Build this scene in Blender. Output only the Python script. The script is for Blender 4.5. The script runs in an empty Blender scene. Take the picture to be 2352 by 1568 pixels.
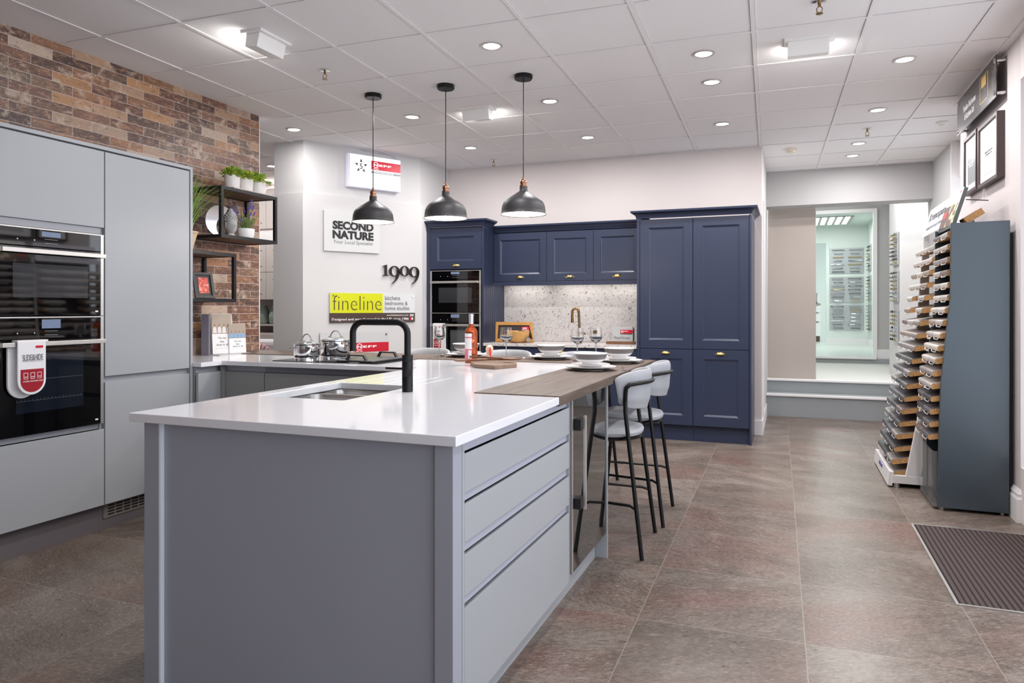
import bpy, bmesh, math, random
from mathutils import Vector, Matrix
R = math.radians
random.seed(7)
scene = bpy.context.scene
COL = scene.collection

# ---------------------------------------------------------------- camera, world, lights, exposure
HC = 1.24
cam_data = bpy.data.cameras.new('camera')
cam_data.sensor_width = 36.0
cam_data.lens = 1630.0 / 2352.0 * 36.0
cam_data.shift_y = -74.0 / 2352.0
cam_data.clip_start = 0.05
cam = bpy.data.objects.new('camera', cam_data)
COL.objects.link(cam)
cam.location = (0, 0, HC)
cam.rotation_euler = (R(90), 0, math.atan(639.0 / 1630.0))
scene.camera = cam

world = bpy.data.worlds.new('daylight_sky')
scene.world = world
world.use_nodes = True
wb = world.node_tree.nodes['Background']
wb.inputs[0].default_value = (0.86, 0.92, 1.0, 1)
wb.inputs[1].default_value = 3.4

scene.view_settings.view_transform = 'Standard'
scene.view_settings.look = 'None'
scene.view_settings.gamma = 1
scene.view_settings.exposure = -0.26
scene.view_settings.use_curve_mapping = False
cy = scene.cycles
cy.max_bounces = 9
cy.diffuse_bounces = 5
cy.glossy_bounces = 4
cy.transmission_bounces = 8
cy.transparent_max_bounces = 8
cy.caustics_reflective = False
cy.caustics_refractive = False
cy.sample_clamp_indirect = 4.0
LAMP_W = 15.5     # each ceiling downlight
UP_W = 2.0        # each ceiling box light


# ---------------------------------------------------------------- materials
def lin(c):
    if isinstance(c, str):
        c = [int(c[i:i + 2], 16) for i in (0, 2, 4)]
    o = []
    for v in c[:3]:
        v /= 255.0
        o.append(v / 12.92 if v <= 0.04045 else ((v + 0.055) / 1.055) ** 2.4)
    return (o[0], o[1], o[2], 1)


MATS = {}


def pm(name, col, rough=0.5, metal=0.0, spec=0.5, trans=0.0, ior=1.45, emit=None, es=0.0, coat=0.0, alpha=1.0, noise=0.0, nscale=30.0, bump=0.0, stretch=None, sheen=0.0):
    if name in MATS:
        return MATS[name]
    m = bpy.data.materials.new(name)
    m.use_nodes = True
    nt = m.node_tree
    b = nt.nodes['Principled BSDF']
    c = lin(col)
    b.inputs['Base Color'].default_value = c
    b.inputs['Roughness'].default_value = rough
    b.inputs['Metallic'].default_value = metal
    b.inputs['Specular IOR Level'].default_value = spec
    b.inputs['Transmission Weight'].default_value = trans
    b.inputs['IOR'].default_value = ior
    b.inputs['Coat Weight'].default_value = coat
    b.inputs['Alpha'].default_value = alpha
    b.inputs['Sheen Weight'].default_value = sheen
    if emit is not None:
        b.inputs['Emission Color'].default_value = lin(emit)
        b.inputs['Emission Strength'].default_value = es
    if noise or bump:
        tc = nt.nodes.new('ShaderNodeTexCoord')
        src = tc.outputs['Object']
        if stretch:
            mp = nt.nodes.new('ShaderNodeMapping')
            mp.inputs['Scale'].default_value = stretch
            nt.links.new(src, mp.inputs[0])
            src = mp.outputs[0]
        n = nt.nodes.new('ShaderNodeTexNoise')
        n.inputs['Scale'].default_value = nscale
        n.inputs['Detail'].default_value = 6
        nt.links.new(src, n.inputs['Vector'])
        if noise:
            mr = nt.nodes.new('ShaderNodeMapRange')
            mr.inputs[1].default_value = 0.25
            mr.inputs[2].default_value = 0.75
            mr.inputs[3].default_value = 1 - noise
            mr.inputs[4].default_value = 1 + noise
            nt.links.new(n.outputs[0], mr.inputs[0])
            vm = nt.nodes.new('ShaderNodeVectorMath')
            vm.operation = 'SCALE'
            vm.inputs[0].default_value = c[:3]
            nt.links.new(mr.outputs[0], vm.inputs['Scale'])
            nt.links.new(vm.outputs[0], b.inputs['Base Color'])
        if bump:
            bp = nt.nodes.new('ShaderNodeBump')
            bp.inputs['Strength'].default_value = bump
            bp.inputs['Distance'].default_value = 0.002
            nt.links.new(n.outputs[0], bp.inputs['Height'])
            nt.links.new(bp.outputs[0], b.inputs['Normal'])
    MATS[name] = m
    return m


class G:
    """small wrapper round a material's node tree"""
    def __init__(s, name, rough=0.5, spec=0.5):
        s.m = bpy.data.materials.new(name)
        s.m.use_nodes = True
        s.t = s.m.node_tree
        s.b = s.t.nodes['Principled BSDF']
        s.b.inputs['Roughness'].default_value = rough
        s.b.inputs['Specular IOR Level'].default_value = spec
        MATS[name] = s.m

    def put(s, sock, v):
        if hasattr(v, 'links'):
            s.t.links.new(v, sock)
        else:
            sock.default_value = v

    def math(s, op, a, b=0.0, c=0.0):
        n = s.t.nodes.new('ShaderNodeMath')
        n.operation = op
        for i, v in enumerate((a, b, c)):
            s.put(n.inputs[i], v)
        return n.outputs[0]

    def pos(s, obj=False):
        if obj:
            p = s.t.nodes.new('ShaderNodeTexCoord').outputs['Object']
        else:
            p = s.t.nodes.new('ShaderNodeNewGeometry').outputs['Position']
        x = s.t.nodes.new('ShaderNodeSeparateXYZ')
        s.t.links.new(p, x.inputs[0])
        return x.outputs[0], x.outputs[1], x.outputs[2]

    def vec(s, x, y, z=0.0):
        n = s.t.nodes.new('ShaderNodeCombineXYZ')
        for i, v in enumerate((x, y, z)):
            s.put(n.inputs[i], v)
        return n.outputs[0]

    def noise(s, v, scale, detail=5, rough=0.55, dist=0.0):
        n = s.t.nodes.new('ShaderNodeTexNoise')
        s.t.links.new(v, n.inputs['Vector'])
        n.inputs['Scale'].default_value = scale
        n.inputs['Detail'].default_value = detail
        n.inputs['Roughness'].default_value = rough
        n.inputs['Distortion'].default_value = dist
        return n.outputs[0]

    def white(s, v):
        n = s.t.nodes.new('ShaderNodeTexWhiteNoise')
        s.t.links.new(v, n.inputs['Vector'])
        return n.outputs['Value']

    def voronoi(s, v, scale, feature='F1', out='Distance'):
        n = s.t.nodes.new('ShaderNodeTexVoronoi')
        n.feature = feature
        s.t.links.new(v, n.inputs['Vector'])
        n.inputs['Scale'].default_value = scale
        return n.outputs[out]

    def ramp(s, f, stops, interp='LINEAR'):
        n = s.t.nodes.new('ShaderNodeValToRGB')
        cr = n.color_ramp
        cr.interpolation = interp
        while len(cr.elements) < len(stops):
            cr.elements.new(0.5)
        for e, (p, c) in zip(cr.elements, stops):
            e.position = p
            e.color = lin(c)
        s.put(n.inputs[0], f)
        return n.outputs[0]

    def mix(s, f, a, b, blend='MIX'):
        n = s.t.nodes.new('ShaderNodeMix')
        n.data_type = 'RGBA'
        n.blend_type = blend
        s.put(n.inputs[0], f)
        s.put(n.inputs[6], lin(a) if isinstance(a, (str, tuple)) and not hasattr(a, 'links') else a)
        s.put(n.inputs[7], lin(b) if isinstance(b, (str, tuple)) and not hasattr(b, 'links') else b)
        return n.outputs[2]

    def rng(s, v, a, b, c=0.0, d=1.0):
        n = s.t.nodes.new('ShaderNodeMapRange')
        for i, q in enumerate((v, a, b, c, d)):
            s.put(n.inputs[i], q)
        return n.outputs[0]

    def bump(s, h, strength=0.3, dist=0.002):
        n = s.t.nodes.new('ShaderNodeBump')
        n.inputs['Strength'].default_value = strength
        n.inputs['Distance'].default_value = dist
        s.t.links.new(h, n.inputs['Height'])
        s.t.links.new(n.outputs[0], s.b.inputs['Normal'])

    def color(s, v):
        s.put(s.b.inputs['Base Color'], v)
        return s.m


def brick_material():
    g = G('brick_slip_tiles', 0.42, 0.5)
    x, y, z = g.pos()
    H, L = 0.0612, 0.2588
    zr = g.math('DIVIDE', g.math('ADD', z, 0.02), H)
    row = g.math('FLOOR', zr)
    fz = g.math('FRACT', zr)
    odd = g.math('MULTIPLY', g.math('MODULO', row, 2.0), 0.5)
    yr = g.math('ADD', g.math('DIVIDE', g.math('ADD', y, 10.0 - 2.739), L), odd)
    col = g.math('FLOOR', yr)
    fy = g.math('FRACT', yr)
    rnd = g.white(g.vec(row, col, 3.0))
    base = g.ramp(rnd, [(0.0, '4a3835'), (0.16, '5e4740'), (0.3, '6f4d42'), (0.45, '7d5a4b'), (0.58, '66564b'), (0.7, '9a6a4d'), (0.82, 'b48862'), (0.92, 'a58f80'), (1.0, 'c7b3a2')])
    p = g.vec(g.math('ADD', y, g.math('MULTIPLY', rnd, 40.0)), z, rnd)
    n1 = g.noise(p, 9.0, 8, 0.65, 0.6)
    n2 = g.noise(p, 60.0, 4, 0.7)
    n3 = g.noise(g.vec(g.math('MULTIPLY', g.math('ADD', y, rnd), 3.0), g.math('MULTIPLY', z, 9.0), g.math('MULTIPLY', rnd, 17.0)), 5.0, 9, 0.75, 0.8)
    c = g.mix(g.rng(n3, 0.50, 0.62, 0.0, 0.62), base, 'b98d6c')
    c = g.mix(g.rng(n1, 0.56, 0.66, 0.0, 0.7), c, 'c9b3a0')
    c = g.mix(g.rng(n3, 0.34, 0.46, 0.75, 0.0), c, '3b2b28')
    c = g.mix(g.rng(n2, 0.60, 0.70, 0.0, 0.75), c, 'd6c6b6')
    c = g.mix(g.rng(n2, 0.26, 0.36, 0.5, 0.0), c, '342725')
    mz = g.math('MAXIMUM', g.math('LESS_THAN', fz, 0.05), g.math('LESS_THAN', fy, 0.0115))
    c = g.mix(mz, c, 'c8bcb4')
    g.bump(g.math('SUBTRACT', g.math('MULTIPLY', n2, 0.4), mz), 0.5, 0.002)
    return g.color(c)


FA, FP, FX0, FY0 = R(0.8), 0.612, 0.02, 2.844


def floor_material():
    g = G('stone_look_floor_tiles', 0.3, 0.5)
    x, y, z = g.pos()
    ca, sa = math.cos(FA), math.sin(FA)
    # rotate about (0.02, 5)
    xs = g.math('SUBTRACT', x, FX0)
    ys = g.math('SUBTRACT', y, 5.0)
    u = g.math('ADD', g.math('MULTIPLY', xs, ca), g.math('MULTIPLY', ys, sa))
    v = g.math('SUBTRACT', g.math('MULTIPLY', ys, ca), g.math('MULTIPLY', xs, sa))
    ur = g.math('ADD', g.math('DIVIDE', u, 0.622), 40.0)
    vr = g.math('ADD', g.math('DIVIDE', g.math('ADD', v, 5.0 - FY0), 0.609), 40.0)
    cu, cv = g.math('FLOOR', ur), g.math('FLOOR', vr)
    fu, fv = g.math('FRACT', ur), g.math('FRACT', vr)
    rnd = g.white(g.vec(cu, cv, 1.0))
    rnd2 = g.white(g.vec(cu, cv, 7.0))
    flip = g.math('SUBTRACT', g.math('MULTIPLY', g.math('GREATER_THAN', rnd, 0.5), 2.0), 1.0)
    w = g.math('ADD', g.math('MULTIPLY', v, 1.9), g.math('MULTIPLY', g.math('MULTIPLY', u, flip), 0.8))
    p = g.vec(g.math('ADD', u, g.math('MULTIPLY', rnd, 9.0)), w, g.math('MULTIPLY', rnd2, 5.0))
    big = g.noise(p, 1.7, 5, 0.6, 0.5)
    mid = g.noise(p, 13.0, 9, 0.8, 0.1)
    fine = g.noise(p, 48.0, 5, 0.85)
    c = g.ramp(big, [(0.3, '5a4e45'), (0.45, '6b5e55'), (0.55, '796d64'), (0.7, '8d827b')])
    hue = g.noise(p, 1.1, 2, 0.5)
    c = g.mix(g.rng(hue, 0.50, 0.72, 0.0, 0.7), c, '7c574e')
    c = g.mix(g.rng(mid, 0.34, 0.5, 0.55, 0.0), c, '5b4e45')
    c = g.mix(g.rng(mid, 0.56, 0.68, 0.0, 0.65), c, 'a79b92')
    c = g.mix(g.rng(fine, 0.50, 0.62, 0.0, 0.5), c, 'a0958c')
    c = g.mix(g.rng(fine, 0.635, 0.68, 0.0, 0.85), c, 'cdc4bd')
    c = g.mix(g.rng(fine, 0.36, 0.47, 0.7, 0.0), c, '3e342e')
    c = g.mix(g.math('MULTIPLY', rnd2, 0.30), c, '564a42')
    mo = g.math('MAXIMUM', g.math('LESS_THAN', fu, 0.006), g.math('LESS_THAN', fv, 0.006))
    c = g.mix(mo, c, '8f857c')
    g.put(g.b.inputs['Roughness'], g.rng(mid, 0.3, 0.7, 0.24, 0.42))
    g.bump(g.math('SUBTRACT', g.math('MULTIPLY', fine, 0.3), mo), 0.25, 0.0015)
    return g.color(c)


def wood_material(name, axis, base='63554c', dark='483c35', light='766860', rough=0.5, k=1.0):
    g = G(name, rough, 0.25)
    x, y, z = g.pos()
    a, b = (x, y) if axis == 'x' else ((y, x) if axis == 'y' else (z, x))
    p = g.vec(g.math('MULTIPLY', a, 1.2), g.math('MULTIPLY', b, 14.0), g.math('MULTIPLY', z, 14.0) if axis != 'z' else g.math('MULTIPLY', y, 14.0))
    n = g.noise(p, 2.2 * k, 8, 0.65, 0.4)
    n2 = g.noise(p, 14.0 * k, 4, 0.7)
    c = g.ramp(n, [(0.3, dark), (0.5, base), (0.7, light)])
    c = g.mix(g.rng(n2, 0.55, 0.75, 0.0, 0.5), c, dark)
    g.bump(n2, 0.15, 0.001)
    return g.color(c)


def speckle_quartz():
    g = G('speckled_quartz', 0.16, 0.5)
    x, y, z = g.pos()
    p = g.vec(x, y, z)
    d = g.noise(p, 22.0, 2, 0.5)
    q = g.vec(g.math('ADD', x, g.math('MULTIPLY', d, 0.05)), g.math('ADD', y, g.math('MULTIPLY', d, 0.03)), g.math('ADD', z, g.math('MULTIPLY', d, 0.07)))
    n = g.noise(q, 42.0, 2, 0.6, 1.6)
    n2 = g.noise(q, 80.0, 2, 0.6, 1.0)
    c = g.mix(g.rng(n, 0.605, 0.64), 'd3cecd', '7b7573')
    c = g.mix(g.rng(n2, 0.66, 0.69, 0.0, 0.8), c, 'aa9476')
    c = g.mix(g.rng(n, 0.30, 0.36, 0.8, 0.0), c, 'efedea')
    return g.color(c)


def chipboard_material():
    g = G('chipboard_core', 0.8, 0.2)
    x, y, z = g.pos()
    p = g.vec(x, y, z)
    v = g.noise(p, 160.0, 3, 0.8, 0.5)
    c = g.ramp(v, [(0.32, '6b4a2c'), (0.48, 'b98c5c'), (0.6, 'd2a877'), (0.75, '8a6239')])
    return g.color(c)


def carpet_material(name, a, b, sc):
    g = G(name, 0.95, 0.1)
    x, y, z = g.pos()
    n = g.noise(g.vec(x, y, z), sc, 3, 0.8)
    g.bump(n, 0.6, 0.004)
    return g.color(g.ramp(n, [(0.35, a), (0.65, b)]))


def mat_material():
    g = G('ribbed_entrance_matting', 0.95, 0.1)
    x, y, z = g.pos()
    rib = g.math('FRACT', g.math('DIVIDE', x, 0.0245))
    n = g.noise(g.vec(x, y, z), 260.0, 3, 0.9)
    c = g.ramp(n, [(0.3, '352d2c'), (0.55, '5d5251'), (0.75, '7a6e6b')])
    dk = g.math('LESS_THAN', rib, 0.34)
    c = g.mix(g.math('MULTIPLY', dk, 0.75), c, '231c1c')
    g.bump(g.math('SUBTRACT', n, dk), 0.6, 0.004)
    return g.color(c)


BRICK = brick_material()
FLOOR = floor_material()
WOODX = wood_material('timber_worktop_grain_across', 'x')
WOODY = wood_material('timber_worktop_grain_along', 'y')
OAKS = wood_material('shelf_board_wood', 'y', '6d5444', '4d3b30', '84695a', 0.6)
SPECK = speckle_quartz()
CHIP = chipboard_material()
CARPET = carpet_material('grey_stair_carpet', '84898c', 'b6babb', 300.0)
CARPET2 = carpet_material('pale_landing_carpet', 'c9cac6', 'dcddd8', 200.0)
MATM = mat_material()

WALLW = pm('white_wall_paint', 'd2d0d0', 0.75, noise=0.01, nscale=3)
WALLP = pm('warm_white_wall_paint', 'ddd5d3', 0.75)
WALLG = pm('grey_wall_paint', 'b9b8b8', 0.75)
TRIMW = pm('white_gloss_trim', 'ece9ea', 0.35)
CEILM = pm('ceiling_tile', 'f0eded', 0.9, noise=0.03, nscale=120, bump=0.3)
BARM = pm('ceiling_grid_paint', 'efecec', 0.5)
GREY = pm('grey_matt_lacquer', 'a4a7ac', 0.32, spec=0.5)
GREYD = pm('grey_rail', '9a9ca3', 0.4)
PLINTH = pm('dark_plinth', '6a6467', 0.4)
ISLP = pm('island_end_panel_lacquer', '9fa2ad', 0.35)
NAVY = pm('navy_painted_timber', '2d354d', 0.35, spec=0.6)
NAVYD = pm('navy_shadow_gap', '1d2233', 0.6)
QUARTZ = pm('white_quartz', 'e6e6eb', 0.09, spec=0.6, noise=0.012, nscale=60)
STEEL = pm('brushed_steel', 'b9b5b2', 0.28, 1.0)
STEELB = pm('bright_trim_steel', 'd2cfcc', 0.35, 0.8)
CHROME = pm('chrome', 'e2e2e4', 0.06, 1.0)
BLKGL = pm('black_glass', '050507', 0.03, spec=0.6, coat=0.6)
BLKG2 = pm('oven_window_glass', '141a24', 0.04, spec=0.7, coat=0.8)
COOLG = pm('smoked_cooler_glass', '1b1a1a', 0.02, spec=.7, coat=.3)
BLACK = pm('black_powder_coat', '17161a', 0.4)
BLKM = pm('matt_black_metal', '0a0a0c', 0.4, spec=0.4)
SHADE = pm('matt_charcoal_shade', '2c2b2e', 0.5)
COPPER = pm('copper', 'a07560', 0.25, 1.0)
BRASS = pm('polished_brass', 'd7b878', 0.2, 1.0)
ABRASS = pm('antique_brass', '8d7148', 0.3, 1.0)
WHITE = pm('white_enamel', 'f2f0ee', 0.4)
LAMPM = pm('lamp_glow', 'ffffff', 0.5, emit='fffaf6', es=14)
LAMPI = pm('warm_shade_interior', 'fff6ea', 0.5)
BULB = pm('bulb_glow', 'ffffff', 0.5, emit='fff0dc', es=25)
BOXGLOW = pm('strip_glow', 'ffffff', 0.5, emit='fffcf4', es=20)
SIGNGLOW = pm('lightbox_face', 'ffffff', 0.4, emit='ffffff', es=0.7)
SIGNRED = pm('lightbox_red', 'd8203c', 0.4, emit='e0203c', es=0.2)
SIGNGREY = pm('lightbox_grey', '8c96a0', 0.4, emit='8c96a0', es=0.05)
RED = pm('red_print', 'c8102e', 0.35)
REDF = pm('red_fabric', '9b1325', 0.8)
CLOTH = pm('white_towelling', 'e9e7ea', 0.9, noise=0.03, nscale=300, bump=0.4)
INK = pm('black_ink', '1b1a1c', 0.5)
INKG = pm('grey_ink', '6d6d70', 0.5)
LIME = pm('lime_panel', 'd2d606', 0.3)
BROWNP = pm('brown_panel', '4c3b36', 0.25)
WINK = pm('white_ink', 'f4f2f2', 0.4)
ACRYL = pm('frosted_acrylic', 'd9d9da', 0.15, alpha=0.75)
PORC = pm('white_porcelain', 'eceaea', 0.12, spec=0.6)
PORCG = pm('grey_glaze_band', '6f6b6a', 0.3, spec=0.4)
GLASS = pm('clear_glass', 'ffffff', 0.0, trans=1.0, ior=1.45)
ROSE = pm('rose_wine', 'f0703a', 0.0, trans=0.85, ior=1.36, spec=0.6)
CAPM = pm('silver_foil', 'cfcfd4', 0.3, 0.6)
LEATH = pm('grey_leatherette', 'a3a5ab', 0.42, noise=0.05, nscale=12, bump=0.25)
LEATHD = pm('grey_leatherette_seam', '8f8f93', 0.5)
BEECH = pm('pale_beech', 'd8bfa6', 0.5, noise=0.05, nscale=30)
OAKY = pm('golden_oak', 'c08c4c', 0.45, noise=0.14, nscale=9, stretch=(1, 6, 6))
BOWLW = pm('carved_wood', 'c8985c', 0.45, noise=0.15, nscale=16, stretch=(1, 1, 7))
ACACIA = pm('acacia_board', '7f6858', 0.5, noise=0.2, nscale=7, stretch=(8, 1, 1))
SPOONW = pm('dark_olive_wood', '6f4a33', 0.45, noise=0.2, nscale=12)
FRAMEB = pm('dark_frame_wood', '4a3d3d', 0.45)
PAPER = pm('paper', 'eeecee', 0.6)
LEAFG = pm('fresh_leaf', '7f9a32', 0.5, noise=0.3, nscale=40)
LEAFD = pm('dark_leaf', '3f5a2c', 0.5, noise=0.2, nscale=30)
GRASSM = pm('ornamental_grass', '8fb457', 0.55, noise=0.25, nscale=25)
LAVM = pm('lavender_flower', '6f63b8', 0.7)
LAVS = pm('lavender_stem', '7f8f58', 0.6)
MARBLE = pm('marble_pot', 'e4e0de', 0.35, noise=0.1, nscale=25, stretch=(4, 4, 0.6))
STONE = pm('grey_stone', 'b6b4b3', 0.75, noise=0.05, nscale=80, bump=0.3)
TERRA = pm('ribbed_sand_pot', 'cdb190', 0.7)
SOIL = pm('soil', '2e2620', 0.9)
TOWERM = pm('blue_grey_metal', '48525a', 0.26, 0.3, spec=0.6)
TOWERI = pm('tower_interior', '242226', 0.7)
RACKW = pm('white_rack_metal', 'dedcdd', 0.35)
CREAM = pm('cream_lacquer', 'cdc3be', 0.4)
TAUPE = pm('taupe_door_board', 'b5aba4', 0.5)
PINK = pm('pink_velvet', 'cfa9a9', 0.7)
PINKL = pm('plum_piping', '6b3a45', 0.7)
GREENG = pm('green_tinted_glass', '9fb3a6', 0.05, alpha=0.75, spec=0.8)
CANDLE = pm('candle_wax', 'd8dccb', 0.6)
PEWTER = pm('pewter_board', 'b9bcc0', 0.35, 0.3)
DARKH = pm('black_nickel', '3b3c40', 0.3, 0.9)
FOODP = pm('book_print_dark', '6b5a55', 0.4, noise=0.2, nscale=30)


# ---------------------------------------------------------------- mesh building
def FR(o, u, v):
    u, v = Vector(u).normalized(), Vector(v).normalized()
    w = u.cross(v)
    m = Matrix((u, v, w)).transposed().to_4x4()
    m.translation = Vector(o)
    return m


def facing_ny(x, y, z=0):      # panels that face -Y: u = +x, v = z, w = -y
    return FR((x, y, z), (1, 0, 0), (0, 0, 1))


def facing_px(x, y, z=0):      # face +X: u = +y
    return FR((x, y, z), (0, 1, 0), (0, 0, 1))


def facing_nx(x, y, z=0):      # face -X: u = -y
    return FR((x, y, z), (0, -1, 0), (0, 0, 1))


class MB:
    def __init__(s, M=None):
        s.v, s.f, s.mi = [], [], []
        s.M = M

    def add(s, vs, fs, mi=0):
        b = len(s.v)
        for p in vs:
            p = Vector(p)
            s.v.append(s.M @ p if s.M is not None else p)
        for f in fs:
            s.f.append([b + i for i in f])
            s.mi.append(mi)
        return s

    def box(s, x0, x1, y0, y1, z0, z1, mi=0):
        vs = [(x, y, z) for z in (z0, z1) for y in (y0, y1) for x in (x0, x1)]
        return s.add(vs, [(0, 2, 3, 1), (4, 5, 7, 6), (0, 1, 5, 4), (2, 6, 7, 3), (0, 4, 6, 2), (1, 3, 7, 5)], mi)

    def quad(s, pts, mi=0):
        return s.add(pts, [tuple(range(len(pts)))], mi)

    def prism(s, poly, d0, d1, axis='z', mi=0):
        n = len(poly)

        def P(a, b, d):
            return {'z': (a, b, d), 'y': (a, d, b), 'x': (d, a, b)}[axis]
        vs = [P(a, b, d0) for a, b in poly] + [P(a, b, d1) for a, b in poly]
        fs = [tuple(range(n))[::-1], tuple(range(n, 2 * n))] + [(i, (i + 1) % n, n + (i + 1) % n, n + i) for i in range(n)]
        return s.add(vs, fs, mi)

    def lathe(s, prof, c=(0, 0, 0), n=24, mi=0, sx=1.0, sy=1.0, mids=None):
        vs, fs = [], []
        for r, z in prof:
            for k in range(n):
                a = 2 * math.pi * k / n
                vs.append((c[0] + r * sx * math.cos(a), c[1] + r * sy * math.sin(a), c[2] + z))
        base = len(s.v)
        s.add(vs, [], mi)
        for i in range(len(prof) - 1):
            for k in range(n):
                s.f.append([base + i * n + k, base + i * n + (k + 1) % n, base + (i + 1) * n + (k + 1) % n, base + (i + 1) * n + k])
                s.mi.append(mids[i] if mids else mi)
        for i, ring in ((0, prof[0]), (len(prof) - 1, prof[-1])):
            if ring[0] > 1e-6:
                s.f.append([base + i * n + k for k in range(n)])
                s.mi.append(mids[0] if mids and i == 0 else (mids[-1] if mids else mi))
        return s

    def cyl(s, a, b, r, n=12, mi=0, r2=None):
        return s.tube([a, b], r, n, mi, radii=[r, r if r2 is None else r2])

    def tube(s, pts, r, n=8, mi=0, closed=False, radii=None):
        pts = [Vector(p) for p in pts]
        m = len(pts)
        rings = []
        up = None
        for i, p in enumerate(pts):
            if closed:
                t = pts[(i + 1) % m] - pts[i - 1]
            else:
                t = pts[min(i + 1, m - 1)] - pts[max(i - 1, 0)]
            t.normalize()
            if up is None:
                up = t.orthogonal().normalized()
            else:
                up = (up - t * up.dot(t))
                up = up.normalized() if up.length > 1e-6 else t.orthogonal().normalized()
            w = t.cross(up)
            rr = radii[i] if radii else r
            rings.append([p + (up * math.cos(2 * math.pi * k / n) + w * math.sin(2 * math.pi * k / n)) * rr for k in range(n)])
        vs = [q for ring in rings for q in ring]
        fs = []
        for i in range(m if closed else m - 1):
            j = (i + 1) % m
            for k in range(n):
                fs.append((i * n + k, i * n + (k + 1) % n, j * n + (k + 1) % n, j * n + k))
        if not closed:
            fs.append(tuple(range(n))[::-1])
            fs.append(tuple((m - 1) * n + k for k in range(n)))
        return s.add(vs, fs, mi)

    def ball(s, c, rx, ry=None, rz=None, n=12, mi=0):
        ry = rx if ry is None else ry
        rz = rx if rz is None else rz
        h = n // 2
        prof = [(math.sin(math.pi * i / h), -math.cos(math.pi * i / h)) for i in range(h + 1)]
        prof[0] = (1e-5, -1)
        prof[-1] = (1e-5, 1)
        vs, fs = [], []
        for r, z in prof:
            for k in range(n):
                a = 2 * math.pi * k / n
                vs.append((c[0] + rx * r * math.cos(a), c[1] + ry * r * math.sin(a), c[2] + rz * z))
        for i in range(h):
            for k in range(n):
                fs.append((i * n + k, i * n + (k + 1) % n, (i + 1) * n + (k + 1) % n, (i + 1) * n + k))
        return s.add(vs, fs, mi)


def arc(c, r, a0, a1, n, plane='xy', z=0.0):
    out = []
    for i in range(n + 1):
        a = R(a0 + (a1 - a0) * i / n)
        p = (c[0] + r * math.cos(a), c[1] + r * math.sin(a))
        out.append((p[0], p[1], z) if plane == 'xy' else ((p[0], z, p[1]) if plane == 'xz' else (z, p[0], p[1])))
    return out


def rrect(x0, x1, y0, y1, r, n=4):
    out = []
    for cx, cyy, a in ((x1 - r, y0 + r, -90), (x1 - r, y1 - r, 0), (x0 + r, y1 - r, 90), (x0 + r, y0 + r, 180)):
        for i in range(n + 1):
            t = R(a + 90.0 * i / n)
            out.append((cx + r * math.cos(t), cyy + r * math.sin(t)))
    return out


WL = {}


def wloc(o):
    return WL.get(o.name, Vector((0, 0, 0)))


def obj(name, mb, mat, parent=None, smooth=False, bevel=0.0, label=None, cat=None, group=None, kind=None, origin=None, seg=2, keep=False, local=False):
    """link the collected shape as one mesh object; world coordinates unless local"""
    me = bpy.data.meshes.new(name)
    if parent is not None:
        off = Vector((0, 0, 0)) if local else wloc(parent)
    elif origin is not None:
        off = Vector(origin)
    else:
        xs = [p.x for p in mb.v]
        ys = [p.y for p in mb.v]
        zs = [p.z for p in mb.v]
        off = Vector(((min(xs) + max(xs)) / 2, (min(ys) + max(ys)) / 2, min(zs)))
    if local:
        off = Vector((0, 0, 0))
    me.from_pydata([tuple(p - off) for p in mb.v], [], mb.f)
    mats = mat if isinstance(mat, (list, tuple)) else [mat]
    for m in mats:
        me.materials.append(m)
    for p, mi in zip(me.polygons, mb.mi):
        p.material_index = mi
    if not keep:
        bm = bmesh.new()
        bm.from_mesh(me)
        bmesh.ops.recalc_face_normals(bm, faces=bm.faces)
        bm.to_mesh(me)
        bm.free()
    if smooth:
        for p in me.polygons:
            p.use_smooth = True
        me.set_sharp_from_angle(angle=R(38))
    o = bpy.data.objects.new(name, me)
    COL.objects.link(o)
    if parent is not None:
        o.parent = parent
        WL[o.name] = Vector(off)
    else:
        o.location = off
        WL[o.name] = Vector(off)
    if bevel:
        md = o.modifiers.new('edge', 'BEVEL')
        md.width = bevel
        md.segments = seg
        md.limit_method = 'ANGLE'
        md.angle_limit = R(35)
    tag(o, label, cat, group, kind)
    return o


def tag(o, label=None, cat=None, group=None, kind=None):
    if label:
        o['label'] = label
    if cat:
        o['category'] = cat
    if group:
        o['group'] = group
    if kind:
        o['kind'] = kind
    return o


def thing(name, label, cat, loc, group=None, rz=0.0):
    o = bpy.data.objects.new(name, None)
    o.empty_display_size = 0.05
    COL.objects.link(o)
    o.location = loc
    o.rotation_euler = (0, 0, rz)
    WL[o.name] = Vector(loc)
    return tag(o, label, cat, group)


def boxes(name, mat, parent, lst, M=None, bevel=0.0):
    return [obj(name, MB(M).box(*b), mat, parent, bevel=bevel) for b in lst]


def struct(name, mb, mat, bevel=0.0, parent=None, smooth=False):
    return obj(name, mb, mat, parent, kind=None if parent else 'structure', bevel=bevel, smooth=smooth)


def copy_tree(o, parent=None):
    c = o.copy()
    COL.objects.link(c)
    if parent is not None:
        c.parent = parent
    for ch in [q for q in bpy.data.objects if q.parent == o and q != c]:
        copy_tree(ch, c)
    return c


TXT = {}


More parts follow.
